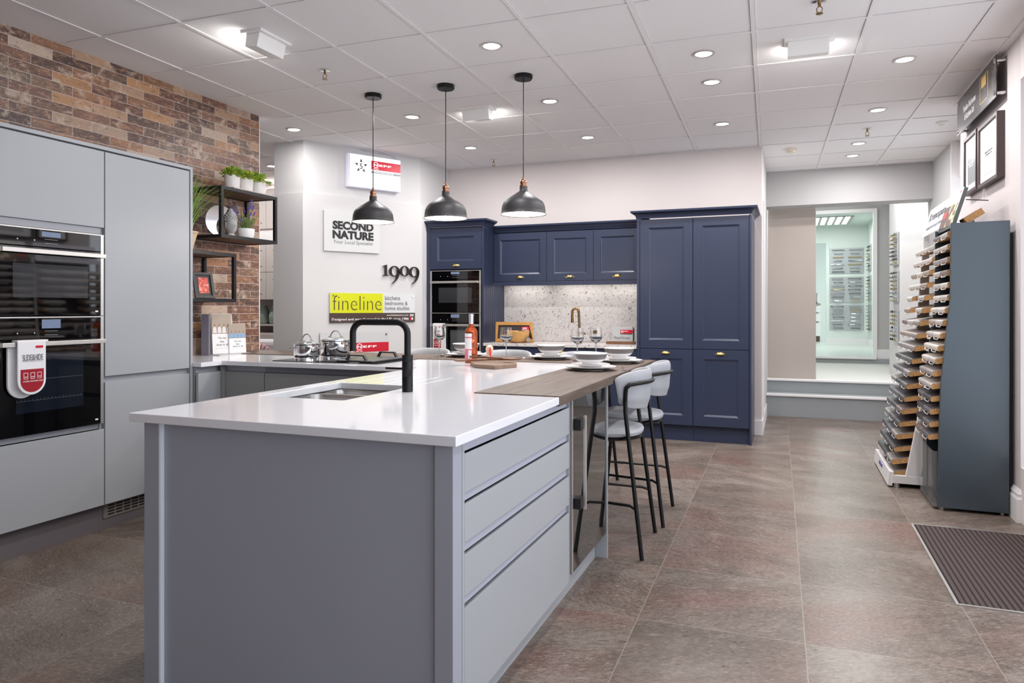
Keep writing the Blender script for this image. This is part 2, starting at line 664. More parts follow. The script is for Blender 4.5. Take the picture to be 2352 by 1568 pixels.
def text_mesh(s, bold=0.0):
    k = (s, bold)
    if k in TXT:
        return TXT[k]
    cu = bpy.data.curves.new('t', 'FONT')
    cu.body = s
    cu.size = 1.0
    cu.offset = bold
    cu.extrude = 0.01
    cu.resolution_u = 3
    o = bpy.data.objects.new('t', cu)
    COL.objects.link(o)
    dg = bpy.context.evaluated_depsgraph_get()
    me = bpy.data.meshes.new_from_object(o.evaluated_get(dg))
    vs = [v.co.copy() for v in me.vertices]
    fs = [tuple(p.vertices) for p in me.polygons]
    bpy.data.objects.remove(o)
    bpy.data.curves.remove(cu)
    bpy.data.meshes.remove(me)
    TXT[k] = (vs, fs)
    return TXT[k]


def text(mb, s, M, x, y, w, h, d=0.001, bold=0.0, mi=0):
    """lettering whose box is w by h with its lower-left corner at (x, y) of frame M"""
    vs, fs = text_mesh(s, bold)
    if not vs:
        return
    x0, x1 = min(v.x for v in vs), max(v.x for v in vs)
    y0, y1 = min(v.y for v in vs), max(v.y for v in vs)
    sx, sy = w / (x1 - x0), h / (y1 - y0)
    old = mb.M
    mb.M = M
    mb.add([(x + (v.x - x0) * sx, y + (v.y - y0) * sy, d if v.z > 0 else 0.0) for v in vs], fs, mi)
    mb.M = old


def logo(mb, M, x, y, h, w, mi=0, d=0.001):
    """round emblem with feet and a heavy letter inside, then three wide letters"""
    old = mb.M
    mb.M = M
    r = h * 0.42
    cx, cyy = x + r, y + h - r
    n = 20
    outer = [(cx + r * math.cos(2 * math.pi * k / n), cyy + r * math.sin(2 * math.pi * k / n)) for k in range(n)]
    inner = [(cx + r * .8 * math.cos(2 * math.pi * k / n), cyy + r * .8 * math.sin(2 * math.pi * k / n)) for k in range(n)]
    for k in range(n):
        j = (k + 1) % n
        mb.add([(*outer[k], d), (*outer[j], d), (*inner[j], d), (*inner[k], d)], [(0, 1, 2, 3)], mi)
    mb.box(cx - r, cx - r * .15, y, y + h * .08, 0, d, mi)
    mb.box(cx + r * .15, cx + r, y, y + h * .08, 0, d, mi)
    mb.M = old
    text(mb, 'N', M, cx - r * .62, cyy - r * .38, r * 1.24, r * .76, d, 0.03, mi)
    lx = x + 2 * r + w * .03
    lw = (w - 2 * r - w * .03)
    for i, ch in enumerate('EFF'):
        text(mb, ch, M, lx + lw * i / 3.0, cyy - r * .33, lw * .27, r * .66, d, 0.04, mi)

# ---------------------------------------------------------------- the setting
H = 2.85
struct('floor', MB().box(-9, 2.4, -3.2, 8.8, -0.1, 0), FLOOR)
struct('ceiling', MB().box(-9, 2.6, -3.2, 8.86, H, H + 0.12), CEILM)

# ceiling grid bars (turned 1.45 degrees against the kitchen)
ga = R(1.45)
gm = Matrix.Translation((-1.7, 3.993, 0)) @ Matrix.Rotation(ga, 4, 'Z')
PX, PY = 0.604, 0.6127


def ceiling_bars(name, xlo, xhi, ylo, yhi, i0, i1, j0, j1, z=H):
    mb = MB()
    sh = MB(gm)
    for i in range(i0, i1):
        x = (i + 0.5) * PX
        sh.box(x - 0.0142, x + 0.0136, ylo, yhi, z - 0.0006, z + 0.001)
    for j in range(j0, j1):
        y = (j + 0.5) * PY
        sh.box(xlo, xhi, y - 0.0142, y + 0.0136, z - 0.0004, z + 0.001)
    struct(name.replace('grid', 'shadow'), sh, pm('painted_edge_shadow', '8f8989', .9))  # dark strips wider than the bars, painting a shadow line along their edges
    for i in range(i0, i1):
        mb.M = gm
        x = (i + 0.5) * PX
        mb.box(x - 0.012, x + 0.012, ylo, yhi, z - 0.006, z + 0.001)
    for j in range(j0, j1):
        y = (j + 0.5) * PY
        mb.box(xlo, xhi, y - 0.012, y + 0.012, z - 0.0055, z + 0.001)
    return struct(name, mb, BARM)


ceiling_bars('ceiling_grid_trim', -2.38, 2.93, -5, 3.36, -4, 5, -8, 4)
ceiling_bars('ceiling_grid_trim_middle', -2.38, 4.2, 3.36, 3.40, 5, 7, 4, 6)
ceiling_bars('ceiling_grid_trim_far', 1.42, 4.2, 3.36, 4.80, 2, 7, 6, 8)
mbl = MB(gm)
for i in range(-9, -4):
    mbl.box((i + .5) * PX - .012, (i + .5) * PX + .012, 0.85, 3.36, H - .006, H + .001)
for j in range(1, 6):
    mbl.box(-5.2, -2.38, (j + .5) * PY - .012, (j + .5) * PY + .012, H - .0055, H + .001)
struct('ceiling_grid_trim_left', mbl, BARM)
struct('trim_1', MB().box(1.205, 1.25, -3, 6.5, H - .012, H + .001), BARM)

# left wall with brick slips, white end bead
struct('wall_left', MB().box(-4.27, -4.13, -3.0, 4.745, 0, H), BRICK)
struct('trim_2', MB().box(-4.28, -4.126, 4.745, 4.753, 0, H), TRIMW)
# column and angled wall that carries the signs
u = Vector((0.646, 1.135, 0)).normalized()
SW0 = Vector((-4.32, 5.572, 0))
ang = [(-4.67, 5.58), (-4.32, 5.572), (-3.68, 6.703), (-3.68, 7.39), (-3.9, 7.39), (-4.55, 6.4)]
low = [(-4.665, 5.56), (-4.308, 5.548), (-3.655, 6.697), (-3.655, 7.395), (-3.9, 7.395), (-4.55, 6.4)]
struct('wall_sign', MB().prism(ang, 2.35, H), WALLW)
struct('wall_sign_lower', MB().prism(low, 0, 2.35), WALLW)
struct('wall_back', MB().box(-9, -0.26, 7.39, 7.5, 0, H), WALLP)
struct('wall_passage_left', MB().box(-0.40, -0.26, 7.5, 12.3, 0, 3.1), WALLW)
struct('baseboard_back', MB().box(-0.345, -0.25, 7.372, 8.75, 0, 0.15), TRIMW, bevel=.004)
struct('trim_3', MB().box(-0.262, -0.244, 7.6, 7.64, 0.15, 2.33), TRIMW)
struct('wall_beam', MB().box(-0.26, 1.60, 8.86, 9.16, 2.445, 3.05), WALLG)
# right-hand side: wall with pictures, shop window in front of it, passage walls
struct('wall_right', MB().box(1.25, 1.85, 4.93, 6.50, 0, H), pm('rose_white_wall_paint', 'cdc5c5', .75))
struct('wall_right_head', MB().box(1.25, 1.85, -3.0, 4.93, 2.58, H), WALLP)
struct('wall_right_sill', MB().box(1.25, 1.85, -3.0, 4.93, 0, 0.32), WALLP)
struct('wall_right_far', MB().prism([(1.445, 7.89), (2.6, 7.89), (2.6, 9.5), (1.445, 9.5)], 0, 3.05), WALLG)
struct('trim_4', MB().box(1.435, 2.6, 7.86, 7.89, 0, H), TRIMW)
struct('wall_pier', MB().box(1.205, 1.60, 9.5, 10.42, 0, 3.05), WALLW)
struct('wall_landing_right', MB().box(1.445, 1.6, 10.42, 12.3, 0, 3.05), WALLW)
mb = MB()
prof = [(0.0, 0.0), (0.026, 0.0), (0.026, 0.135), (0.018, 0.15), (0.02, 0.165), (0.008, 0.185), (0, 0.19)]
for (o0, z0), (o1, z1) in zip(prof[:-1], prof[1:]):
    A = [(1.25 - o0, 6.5, z0), (1.25 - o0, 4.93 - o0, z0), (1.85, 4.93 - o0, z0)]
    B = [(1.25 - o1, 6.5, z1), (1.25 - o1, 4.93 - o1, z1), (1.85, 4.93 - o1, z1)]
    mb.add(A + B, [(0, 1, 4, 3), (1, 2, 5, 4)])
struct('baseboard_right', mb, TRIMW)
# shop window glazing bars on the right
wf = MB()
for yy in (-3.0, -1.4, 0.2, 1.8, 3.4, 4.88):
    wf.box(1.60, 1.66, yy, yy + 0.05, 0.32, 2.58)
wf.box(1.60, 1.66, -3.0, 4.93, 0.32, 0.37)
wf.box(1.60, 1.66, -3.0, 4.93, 2.53, 2.58)
struct('window_1', wf, TRIMW)
wf2 = MB()
for yy in (6.50, 7.82):
    wf2.box(1.66, 1.72, yy, yy + 0.05, 0, 2.5)
wf2.box(1.66, 1.72, 6.5, 7.87, 2.45, 2.5)
struct('window_2', wf2, TRIMW)
struct('wall_window_head', MB().box(1.5, 1.85, 6.5, 7.89, 2.5, H), WALLW)
# behind the camera and far left, closing the showroom
struct('wall_front', MB().box(-9, 1.85, -3.2, -3.0, 0, H), WALLW)
struct('wall_far_left', MB().box(-9.1, -9, -3.2, 7.5, 0, H), WALLW)

# steps, landing, far rooms
struct('floor_step', MB().box(-0.26, 2.5, 8.8, 9.12, 0, 0.25), CARPET)
struct('floor_step_upper', MB().box(-0.26, 2.5, 9.1, 9.22, 0, 0.395), CARPET)
struct('floor_landing', MB().box(-0.26, 1.6, 9.14, 12.22, 0.2, 0.40), CARPET2)
struct('trim_5', MB().box(-0.26, 1.6, 8.775, 8.85, 0.235, 0.26), TRIMW, bevel=.004)
struct('trim_6', MB().box(-0.26, 1.6, 9.075, 9.15, 0.385, 0.41), TRIMW, bevel=.004)
struct('floor_step_far', MB().box(-0.26, 1.6, 12.2, 12.32, 0.3, 0.475), CARPET)
struct('floor_far_room', MB().box(-3, 4, 12.3, 21, 0.3, 0.49), pm('pale_lino', 'd9e0da', 0.25))
struct('trim_7', MB().box(0.1, 1.23, 12.17, 12.24, 0.47, 0.50), TRIMW)
struct('ceiling_landing', MB().box(-0.4, 1.6, 9.16, 12.3, 3.05, 3.15), WALLW)
struct('wall_landing_back', MB().box(-0.26, 0.05, 12.3, 12.4, 0.4, 3.1).box(1.227, 1.6, 12.3, 12.4, 0.4, 3.1).box(0.05, 1.227, 12.3, 12.4, 2.76, 3.1), WALLG)
struct('baseboard_landing', MB().box(1.24, 1.445, 12.275, 12.3, 0.4, 0.62).box(1.42, 1.445, 10.42, 12.3, 0.4, 0.62), TRIMW, bevel=.004)
struct('door_1', MB().box(1.195, 1.25, 12.25, 12.299, 0.49, 2.80).box(0.08, 1.195, 12.25, 12.299, 2.745, 2.80).box(0.03, 0.08, 12.25, 12.299, 0.49, 2.8), TRIMW)
FARW = pm('pale_green_white_paint', 'dfe6e1', 0.7)
struct('wall_far_room', MB().box(0.714, 1.65, 16.66, 16.8, 0.49, 3.0).box(-3, 0.714, 16.66, 16.8, 2.66, 3.0).box(-3, -0.9, 16.66, 16.8, 0.49, 2.66), FARW)
struct('wall_far_room_right', MB().box(1.52, 1.65, 12.4, 16.66, 0.49, 3.0), FARW)
struct('wall_far_room_left', MB().box(-3.1, -3, 12.4, 21, 0.49, 3.0), FARW)
struct('ceiling_far_room', MB().box(-3, 4, 12.4, 21, 3.0, 3.1), pm('far_ceiling', 'c9d2cc', 0.9))
struct('wall_far_room_end', MB().box(-3, 4, 20.2, 20.3, 0.49, 3.0), FARW)
struct('baseboard_far_room', MB().box(0.714, 1.52, 16.63, 16.66, 0.49, 0.62).box(1.49, 1.52, 12.4, 16.66, 0.49, 0.62), TRIMW)
sd = obj('sliding_door', MB().box(-0.252, 0.286, 9.19, 9.235, 0.402, 2.472), TAUPE, label='tall taupe sliding door board standing on the top carpeted step', cat='door', bevel=.003)

# ---------------------------------------------------------------- ceiling fittings
dl = thing('downlight', 'round recessed ceiling downlight, the one straight above the tap and peninsula', 'ceiling light', (-1.70, 3.993, H), 'round ceiling downlights')
obj('trim_ring', MB().lathe([(0.069, 0.0), (0.069, -0.005), (0.060, -0.009), (0.05, -0.004), (0.05, 0.0)], (-1.70, 3.993, H), 28), STEELB, dl, smooth=True)
obj('lens', MB().lathe([(0.001, -0.003), (0.051, -0.003)], (-1.70, 3.993, H), 28), LAMPM, dl)


def lamp_for(root, x, y, z=H - 0.03, watts=LAMP_W, size=0.05):
    ld = bpy.data.lights.new('downlight_beam', 'AREA')
    ld.shape = 'DISK'
    ld.size = 0.1
    ld.energy = watts
    ld.color = (1.0, 0.975, 0.965)
    lo = bpy.data.objects.new('downlight_beam', ld)
    COL.objects.link(lo)
    lo.location = (0, 0, -0.012)
    lo.parent = root
    return lo


# the ceiling lamps all share one beam strength
lamp_for(dl, -1.70, 3.993)
DL = [(-0.508, 4.603, 'nearer of the close pair of downlights above the two grey stools'),
      (-0.517, 5.197, 'farther of the close pair of downlights above the aisle'),
      (-1.731, 5.218, 'downlight just behind the canopy of the pendant nearest the navy wall units'),
      (-2.944, 5.223, 'downlight behind the pendant that hangs before the lightbox sign'),
      (-4.137, 5.203, 'downlight beside the end of the brick wall'),
      (-1.765, 6.444, 'downlight in front of the three navy wall units'),
      (-2.966, 6.435, 'downlight in front of the navy oven housing'),
      (-0.549, 6.402, 'downlight in front of the tall navy cupboards'),
      (0.687, 5.18, 'downlight above the dark sample tower'),
      (0.658, 6.412, 'downlight above the aisle level with the white sample rack'),
      (0.618, 7.64, 'downlight before the grey beam, nearer of two close together'),
      (0.607, 8.223, 'downlight closest to the grey beam over the steps'),
      (-5.42, 6.44, 'downlight seen through the gap beside the brick wall, higher in view'),
      (-6.03, 7.10, 'downlight seen through the gap beside the brick wall, lower in view')]
for x, y, lab in DL:
    c = copy_tree(dl)
    c.location = (x, y, H)
    c['label'] = lab
    if x == -4.137:      # throttled: it sits a hand's breadth from the column
        for q in c.children:
            if q.type == 'LIGHT':
                q.data = q.data.copy()
                q.data.energy = LAMP_W * 0.6
for i, (x, y) in enumerate(((0.70, 3.4), (0.7, 1.6), (-0.48, 2.2), (-1.68, 2.8), (-6.5, 4.5), (-6.5, 6.4))):  # unseen lamps without fittings, added to light the room
    ld = bpy.data.lights.new('unseen_added_downlight', 'AREA')
    ld.shape = 'DISK'
    ld.size = 0.1
    ld.energy = LAMP_W
    ld.color = (1.0, 0.975, 0.965)
    lo = bpy.data.objects.new('unseen_added_downlight', ld)
    COL.objects.link(lo)
    lo.location = (x, y, H - 0.02)


def box_light(label, x, y, rz):
    t = thing('box_light', label, 'ceiling light', (x, y, H), 'white box lights on the ceiling', rz)
    obj('mounting_plate', MB().box(-0.135, 0.135, -0.075, 0.075, -0.014, 0), WHITE, t, local=True, bevel=.002)
    obj('housing', MB().prism([(-0.05, -0.014), (0.05, -0.014), (0.028, -0.095), (-0.058, -0.085)], -0.115, 0.115, 'x'), WHITE, t, local=True, bevel=.003)
    obj('glow_strip', MB().box(-0.10, 0.10, -0.064, -0.058, -0.05, -0.02), BOXGLOW, t, local=True)
    ld = bpy.data.lights.new('box_light_beam', 'AREA')
    ld.shape = 'RECTANGLE'
    ld.size = 0.2
    ld.size_y = 0.03
    ld.energy = UP_W
    ld.color = (1, 0.98, 0.93)
    lo = bpy.data.objects.new('box_light_beam', ld)
    COL.objects.link(lo)
    lo.parent = t
    lo.location = (0, -0.082, -0.06)
    lo.rotation_euler = (R(212), 0, 0)
    return t


box_light('white box light on the ceiling, the one nearest the brick wall', -2.89, 3.385, R(-90))
box_light('white box light on the ceiling between two black pendants', -2.345, 5.215, R(181.5))
box_light('white box light on the ceiling over the open aisle', 0.10, 4.60, R(181.5))


def sprinkler(label, x, y):
    t = thing('fire_sprinkler', label, 'sprinkler', (x, y, H), 'sprinkler heads')
    obj('collar', MB().lathe([(0.034, 0), (0.034, -.006), (0.012, -.012)], (0, 0, 0), 18), CHROME, t, local=True, smooth=True)
    b = MB().cyl((0, 0, -.01), (0, 0, -.03), .008, 8).tube([(-.004, 0, -.028), (-.014, 0, -.04), (-.012, 0, -.055), (0, 0, -.064)], .0025, 6)
    b.tube([(.004, 0, -.028), (.014, 0, -.04), (.012, 0, -.055), (0, 0, -.064)], .0025, 6)
    b.lathe([(0.001, -.064), (.018, -.065), (.018, -.068), (0.001, -.069)], (0, 0, 0), 12)
    obj('head', b, ABRASS, t, local=True, smooth=True)


sprinkler('small sprinkler head on the ceiling tile before the brick wall', -2.913, 3.983)
sprinkler('small sprinkler head above the navy oven housing', -2.976, 7.051)
sprinkler('sprinkler head at the very top of the ceiling over the aisle', 0.142, 4.037)
sprinkler('sprinkler head on the ceiling between far aisle downlights', 0.639, 7.043)
sm = thing('smoke_detector', 'round cream smoke detector on the ceiling near the steps', 'smoke detector', (0.004, 7.661, H))
obj('base', MB().lathe([(0.062, 0), (.062, -.012), (.05, -.02)], (0, 0, 0), 24), pm('cream_plastic', 'e6dccb', .4), sm, local=True, smooth=True)
obj('sensor_cap', MB().lathe([(0.045, -.018), (.042, -.038), (.02, -.045), (.001, -.046)], (0, 0, 0), 24), MATS['cream_plastic'], sm, local=True, smooth=True)
ex = thing('motion_sensor', 'small white domed motion sensor on the ceiling by the passage wall', 'sensor', (1.22, 7.034, H))
obj('base', MB().lathe([(0.05, 0), (.05, -.012), (.03, -.02)], (0, 0, 0), 20), WHITE, ex, local=True, smooth=True)
obj('dome', MB().ball((0, 0, -.02), .03, .03, .024), WHITE, ex, local=True, smooth=True)

# pendants
def pendant():
    t = thing('pendant_lamp', '', 'pendant lamp', (0, 0, H), 'black dome pendants with copper collars')
    obj('canopy', MB().lathe([(0.001, 0), (0.063, 0), (0.063, -.026), (.058, -.03), (.001, -.03)], (0, 0, 0), 32), BLKM, t, local=True, smooth=True)
    obj('cable', MB().cyl((0, 0, -.03), (0, 0, -.705), .0034, 8), BLACK, t, local=True, smooth=True)
    cp = MB().lathe([(.001, -.696), (.007, -.698), (.007, -.714), (.012, -.716), (.020, -.722), (.0245, -.732), (.0245, -.740), (.022, -.742), (.022, -.758), (.027, -.760), (.027, -.768), (.001, -.768)], (0, 0, 0), 24)
    obj('copper_collar', cp, COPPER, t, local=True, smooth=True)
    prof = [(.027, -.766), (.0275, -.788), (.032, -.799), (.058, -.816), (.096, -.840), (.122, -.858), (.139, -.878), (.148, -.902), (.152, -.932), (.153, -.950), (.158, -.956), (.158, -.959)]
    inn = [(.152, -.955), (.149, -.932), (.144, -.905), (.134, -.884), (.116, -.866), (.09, -.848), (.05, -.823), (.02, -.812), (.001, -.811)]
    obj('lamp_shade', MB().lathe(prof + inn, (0, 0, 0), 48, mids=[0] * (len(prof)) + [1] * (len(inn) - 1)), [SHADE, LAMPI], t, local=True, smooth=True)
    obj('bulb', MB().ball((0, 0, -.905), .032, .032, .034, 16), BULB, t, local=True, smooth=True)
    ld = bpy.data.lights.new('pendant_glow', 'POINT')
    ld.energy = 14
    ld.color = (1, .93, .82)
    ld.shadow_soft_size = .034
    lo = bpy.data.objects.new('pendant_glow', ld)
    COL.objects.link(lo)
    lo.parent = t
    lo.location = (0, 0, -.943)
    return t


p0 = pendant()
PL = [(-2.913, 4.576, 'black dome pendant lamp hanging before the square board with bold black lettering'),
      (-2.307, 4.578, 'black dome pendant lamp hanging in the middle of the row of three'),
      (-1.710, 4.578, 'black dome pendant lamp hanging nearest the navy wall units')]
for i, (x, y, lab) in enumerate(PL):
    c = p0 if i == 0 else copy_tree(p0)
    c.location = (x, y, H)
    c['label'] = lab

# ---------------------------------------------------------------- grey kitchen
def slab(parent, name, M, w0, w1, h0, h1, mat, t=0.02, top=False, bevel=0.0012, label=None):
    """plain handleless front; top=True cuts its upper back edge to a finger pull"""
    mb = MB(M)
    if top:
        mb.prism([(h0, 0), (h1, 0), (h1 - 0.02, -t), (h0, -t)], w0, w1, 'x')
        vs = [(p[0], p[1], p[2]) for p in []]
        mb = MB(M)
        vs = []
        for uu in (w0, w1):
            vs += [(uu, h0, 0), (uu, h1, 0), (uu, h1 - 0.006, -t), (uu, h0, -t)]
        mb.add(vs, [(0, 1, 2, 3), (7, 6, 5, 4), (0, 4, 5, 1), (1, 5, 6, 2), (2, 6, 7, 3), (3, 7, 4, 0)])
    else:
        mb.box(w0, w1, h0, h1, -t, 0)
    return obj(name, mb, mat, parent, bevel=bevel, label=label)


XF = -3.56      # face of the tall grey units
Mx = facing_px(XF, 0, 0)
oh = thing('oven_housing', 'tall grey handleless cabinet that holds the two stacked black ovens', 'cabinet', (-3.85, 2.55, 0))
obj('carcass', MB().box(-4.125, XF - .022, 2.235, 2.2562, 0.145, 2.125).box(-4.125, XF - .022, 2.254, 2.856, 2.10, 2.125).box(-4.125, XF - .022, 2.254, 2.856, 0.145, 0.2).box(-4.125, -4.1, 2.254, 2.856, .2, 2.1).box(-4.1, XF - .022, 2.84, 2.856, .2, 2.1).box(-4.1, XF - .04, 2.256, 2.84, 1.66, 1.70), GREYD, oh)
slab(oh, 'upper_door', Mx, 2.256, 2.853, 1.693, 2.118, GREY)
slab(oh, 'lower_door', Mx, 2.256, 2.853, 0.15, 0.575, GREY, top=True)
boxes('finger_rail', GREYD, oh, [(XF - .045, XF - .03, 2.256, 2.84, .575, .603), (XF - .035, XF - .012, 2.256, 2.838, 1.656, 1.692)])
obj('plinth', MB().box(-3.63, -3.612, 2.2, 2.856, 0, 0.148), PLINTH, oh)
fh = thing('fridge_housing', 'tall grey handleless cupboard with a long upper door, ending beside the brick wall', 'cabinet', (-3.85, 3.16, 0))
obj('carcass', MB().box(-4.125, XF - .022, 2.858, 3.458, 0.145, 2.125), GREYD, fh)
slab(fh, 'upper_door', Mx, 2.859, 3.455, 0.866, 2.118, GREY)
slab(fh, 'lower_door', Mx, 2.859, 3.455, 0.15, 0.833, GREY, top=True)
obj('side_panel', MB().box(-4.125, XF + .004, 3.46, 3.48, 0, 2.145), GREY, fh, bevel=.001)
obj('top_panel', MB().box(-4.125, XF + .004, 2.235, 3.46, 2.127, 2.147), GREY, fh, bevel=.001)
obj('plinth', MB().box(-3.63, -3.612, 2.857, 3.46, 0, 0.148), PLINTH, fh)
vg = MB().box(-3.612, -3.606, 2.885, 3.40, 0.058, 0.142)
o = obj('vent_grille', vg, pm('vent_metal', '8d8580', .4, .4), fh)
sl = MB()
for r in range(4):
    for c in range(9):
        sl.box(-3.6065, -3.6045, 2.915 + c * .052, 2.955 + c * .052, 0.072 + r * .0165, 0.080 + r * .0165)
obj('vent_slots', sl, pm('vent_dark', '141110', .7), o)


def oven(name, label, M, z0, z1, bar_z, panel_z, loc, knob=True, win=None, w=0.595, window=BLKG2):
    """M: u across the front from the left edge, w outwards"""
    t = thing(name, label, 'oven', loc)
    boxes('side_trim', STEELB, t, [(0, 0.018, z0, z1, -.01, .002), (w - .018, w, z0, z1, -.01, .002)], M)
    obj('top_trim', MB(M).box(0, w, z1 - .006, z1, -.01, .004), STEELB, t)
    cp = obj('control_panel', MB(M).box(.018, w - .018, panel_z, z1 - .006, -.02, .0), BLKGL, t)
    obj('display', MB(M).box(w * .5 - .052, w * .5 + .048, panel_z + .052, z1 - .014, 0, .0008), pm('display_blue', '6d7a92', .15, emit='8fa0c0', es=.15), cp)
    dm = MB(M)
    for uu in (.15, .235):
        dm.lathe([(.001, .0), (.004, .0), (.004, .001), (.001, .001)], (w * .5 - uu + .06, panel_z + .03, 0), 10)
    dm.box(w * .5 - .037, w * .5 + .033, panel_z + .018, panel_z + .0195, 0, .001).box(w * .5 - .037, w * .5 + .033, panel_z + .038, panel_z + .0395, 0, .001)
    obj('panel_marking', dm, pm('panel_print', 'a7a9ad', .4), cp)
    dr = obj('oven_door', MB(M).box(.018, w - .018, z0 + .004, panel_z - .006, -.02, .0), BLKGL, t)
    a, b, c, d = win
    obj('window', MB(M).box(a, b, c, d, 0, .0006), window, dr)
    hb = MB(M).box(.02, w - .022, bar_z - .011, bar_z + .011, .038, .05).box(.02, .034, bar_z - .011, bar_z + .011, 0, .04).box(w - .036, w - .022, bar_z - .011, bar_z + .011, 0, .04)
    obj('handle', hb, STEELB, dr, bevel=.0015)
    return t, dr


Mo = facing_px(XF + .002, 2.252, 0)
WINU = pm('microwave_window', '35363a', 0.05, spec=.7, coat=.7)
oa, da = oven('compact_oven', 'upper black glass compact oven in the grey housing, steel bar handle', Mo, 1.205, 1.652, 1.531, 1.560, (-3.57, 2.55, 1.2), win=(.10, .50, 1.30, 1.47), window=WINU)
ob_, db = oven('single_oven', 'lower black glass oven in the grey housing with a mitt on its handle', Mo, 0.607, 1.202, 1.066, 1.090, (-3.57, 2.55, .6), win=(.115, .475, .72, 1.02))
rk = MB(Mo)
for k in range(18):
    rk.box(.118 + k * .02, .1195 + k * .02, .783, .790, .0006, .0012)
rk.box(.118, .47, .779, .7805, .0006, .0012).box(.118, .47, .885, .8862, .0006, .0012)
obj('oven_rack', rk, pm('rack_wire', '8f9298', .3, .8), db)
for z, dd in ((1.225, da), (.63, db)):
    obj('maker_mark', MB(Mo).box(.545, .562, z, z + .008, 0, .001), WINK, dd)


def mitt(label, M, loc, cx, top, L, wd, back_drop=.02, out=.055):
    """double oven mitt hung over a bar: a long strip with two round pocket ends"""
    t = thing('oven_mitt', label, 'oven mitt', loc)
    def tongue(z, shrink, drop, th, mi, y1):
        pts = []
        r = wd / 2 - shrink
        yb = y1 - drop
        for k in range(17):
            a = math.pi + math.pi * k / 16
            pts.append((cx + r * math.cos(a), yb + r + r * math.sin(a)))
        pts.append((cx + r, y1))
        pts.append((cx - r, y1))
        return MB(M).prism(pts, z, z + th, 'z', mi)
    obj('front_pocket', tongue(out, 0, L, .010, 0, top), CLOTH, t, bevel=.004)
    mb = MB(M)
    mb.prism([(cx - (.022 if cx > 0 else -.02) + a, b - .018) for a, b in [(-wd / 2 + (wd / 2) * (1 + math.cos(math.pi + math.pi * k / 16)), top - L + wd / 2 + wd / 2 * math.sin(math.pi + math.pi * k / 16)) for k in range(17)] + [(wd / 2, top), (-wd / 2, top)]], .012, .026, 'z')
    mb.v = [p for p in mb.v]
    obj('rear_pocket', mb, CLOTH, t, bevel=.004)
    obj('fold', MB(M).box(cx - wd / 2, cx + wd / 2 + .015, top - .006, top + .006, .018, out + .008), CLOTH, t, bevel=.005)
    rp = []
    r = wd / 2 - .014
    yb = top - L
    zt = top - L * .52
    for k in range(17):
        a = math.pi + math.pi * k / 16
        rp.append((cx + r * math.cos(a), yb + wd / 2 + r * math.sin(a)))
    rp += [(cx + r, zt), (cx - r, zt)]
    obj('red_patch', MB(M).prism(rp, out + .010, out + .0125), REDF, t)
    tx = MB(M)
    text(tx, 'SLIDE&HIDE', FR(M @ Vector((0, 0, out + .0112)), M.to_3x3() @ Vector((1, 0, 0)), M.to_3x3() @ Vector((0, 1, 0))), cx - wd * .34, top - L * .36, wd * .72, L * .115)
    tx.box(cx - wd * .34, cx + wd * .38, top - L * .375, top - L * .372, out + .010, out + .012)
    obj('lettering', tx, INKG, t)
    ic = MB(M)
    for k in range(3):
        a = cx - wd * .31 + k * wd * .24
        q = zt - L * .07
        hh = L * .11
        ww = wd * .15
        ic.box(a, a + ww, q, q + .002, out + .0125, out + .0132).box(a, a + ww, q - hh, q - hh + .002, out + .0125, out + .0132)
        ic.box(a, a + .002, q - hh, q, out + .0125, out + .0132).box(a + ww - .002, a + ww, q - hh, q, out + .0125, out + .0132)
        ic.box(a, a + ww, q - hh * .7, q - hh * .6, out + .0125, out + .0132)
    text(ic, 'ACCESSIBLE  SPACE SAVING  HANDY', FR(M @ Vector((0, 0, out + .0125)), M.to_3x3() @ Vector((1, 0, 0)), M.to_3x3() @ Vector((0, 1, 0))), cx - wd * .33, zt - L * .235, wd * .7, L * .025)
    obj('pictograms', ic, WINK, t)
    obj('brand_tab', MB(M).box(cx + wd * .12, cx + wd * .38, top - L * .13, top - L * .085, out + .010, out + .012), RED, t)
    return t


mitt('white double oven mitt with red pocket over the grey housing oven handle', facing_px(XF, 0, 0), (-3.5, 2.40, .82), 2.405, 1.082, .265, .142)

# worktops
qpoly = [(-4.128, 3.481), (-3.49, 3.481), (-3.49, 3.66), (-2.022, 3.66), (-2.022, 1.71), (-0.831, 1.71), (-0.831, 2.622), (-1.192, 2.622), (-1.192, 4.272), (-4.128, 4.272)]


def boolean_plate(name, poly, z0, z1, holes, mat, parent=None, **k):
    mb = MB().prism(poly, z0, z1)
    o = obj(name, mb, mat, parent, **k)
    for i, (hp, h0, h1) in enumerate(holes):
        c = obj('cut', MB().prism(hp, h0, h1), mat)
        md = o.modifiers.new('hole', 'BOOLEAN')
        md.object = c
        md.operation = 'DIFFERENCE'
        md.solver = 'EXACT'
        bpy.context.view_layer.update()
        dg = bpy.context.evaluated_depsgraph_get()
        me = bpy.data.meshes.new_from_object(o.evaluated_get(dg))
        o.modifiers.clear()
        o.data = me
        bpy.data.objects.remove(c)
    return o


sink_hole = rrect(-1.948, -1.552, 2.235, 2.775, .012)
holes = [(sink_hole, .8, 1.0)]
wt = thing('quartz_worktop', 'continuous glossy white quartz worktop wrapping the peninsula and the hob run', 'worktop', (-2.0, 2.8, .87))
slabq = boolean_plate('slab', qpoly, .871, .90, holes, QUARTZ, wt)
md = slabq.modifiers.new('edge', 'BEVEL')
md.width = .0025
md.segments = 2
md.limit_method = 'ANGLE'
md.angle_limit = R(60)
gr = MB()
for k, x in enumerate((-1.885, -1.80, -1.72, -1.64, -1.56)):
    gr.box(x - .004, x + .004, 2.79, 3.17, .8995, .9005)
obj('drainer_groove', gr, pm('groove_highlight', 'ffffff', .08, spec=.8), wt)
tw = thing('timber_worktop', 'brown-grey timber breakfast bar edging the peninsula and back run', 'worktop', (-1.0, 4.2, .86))


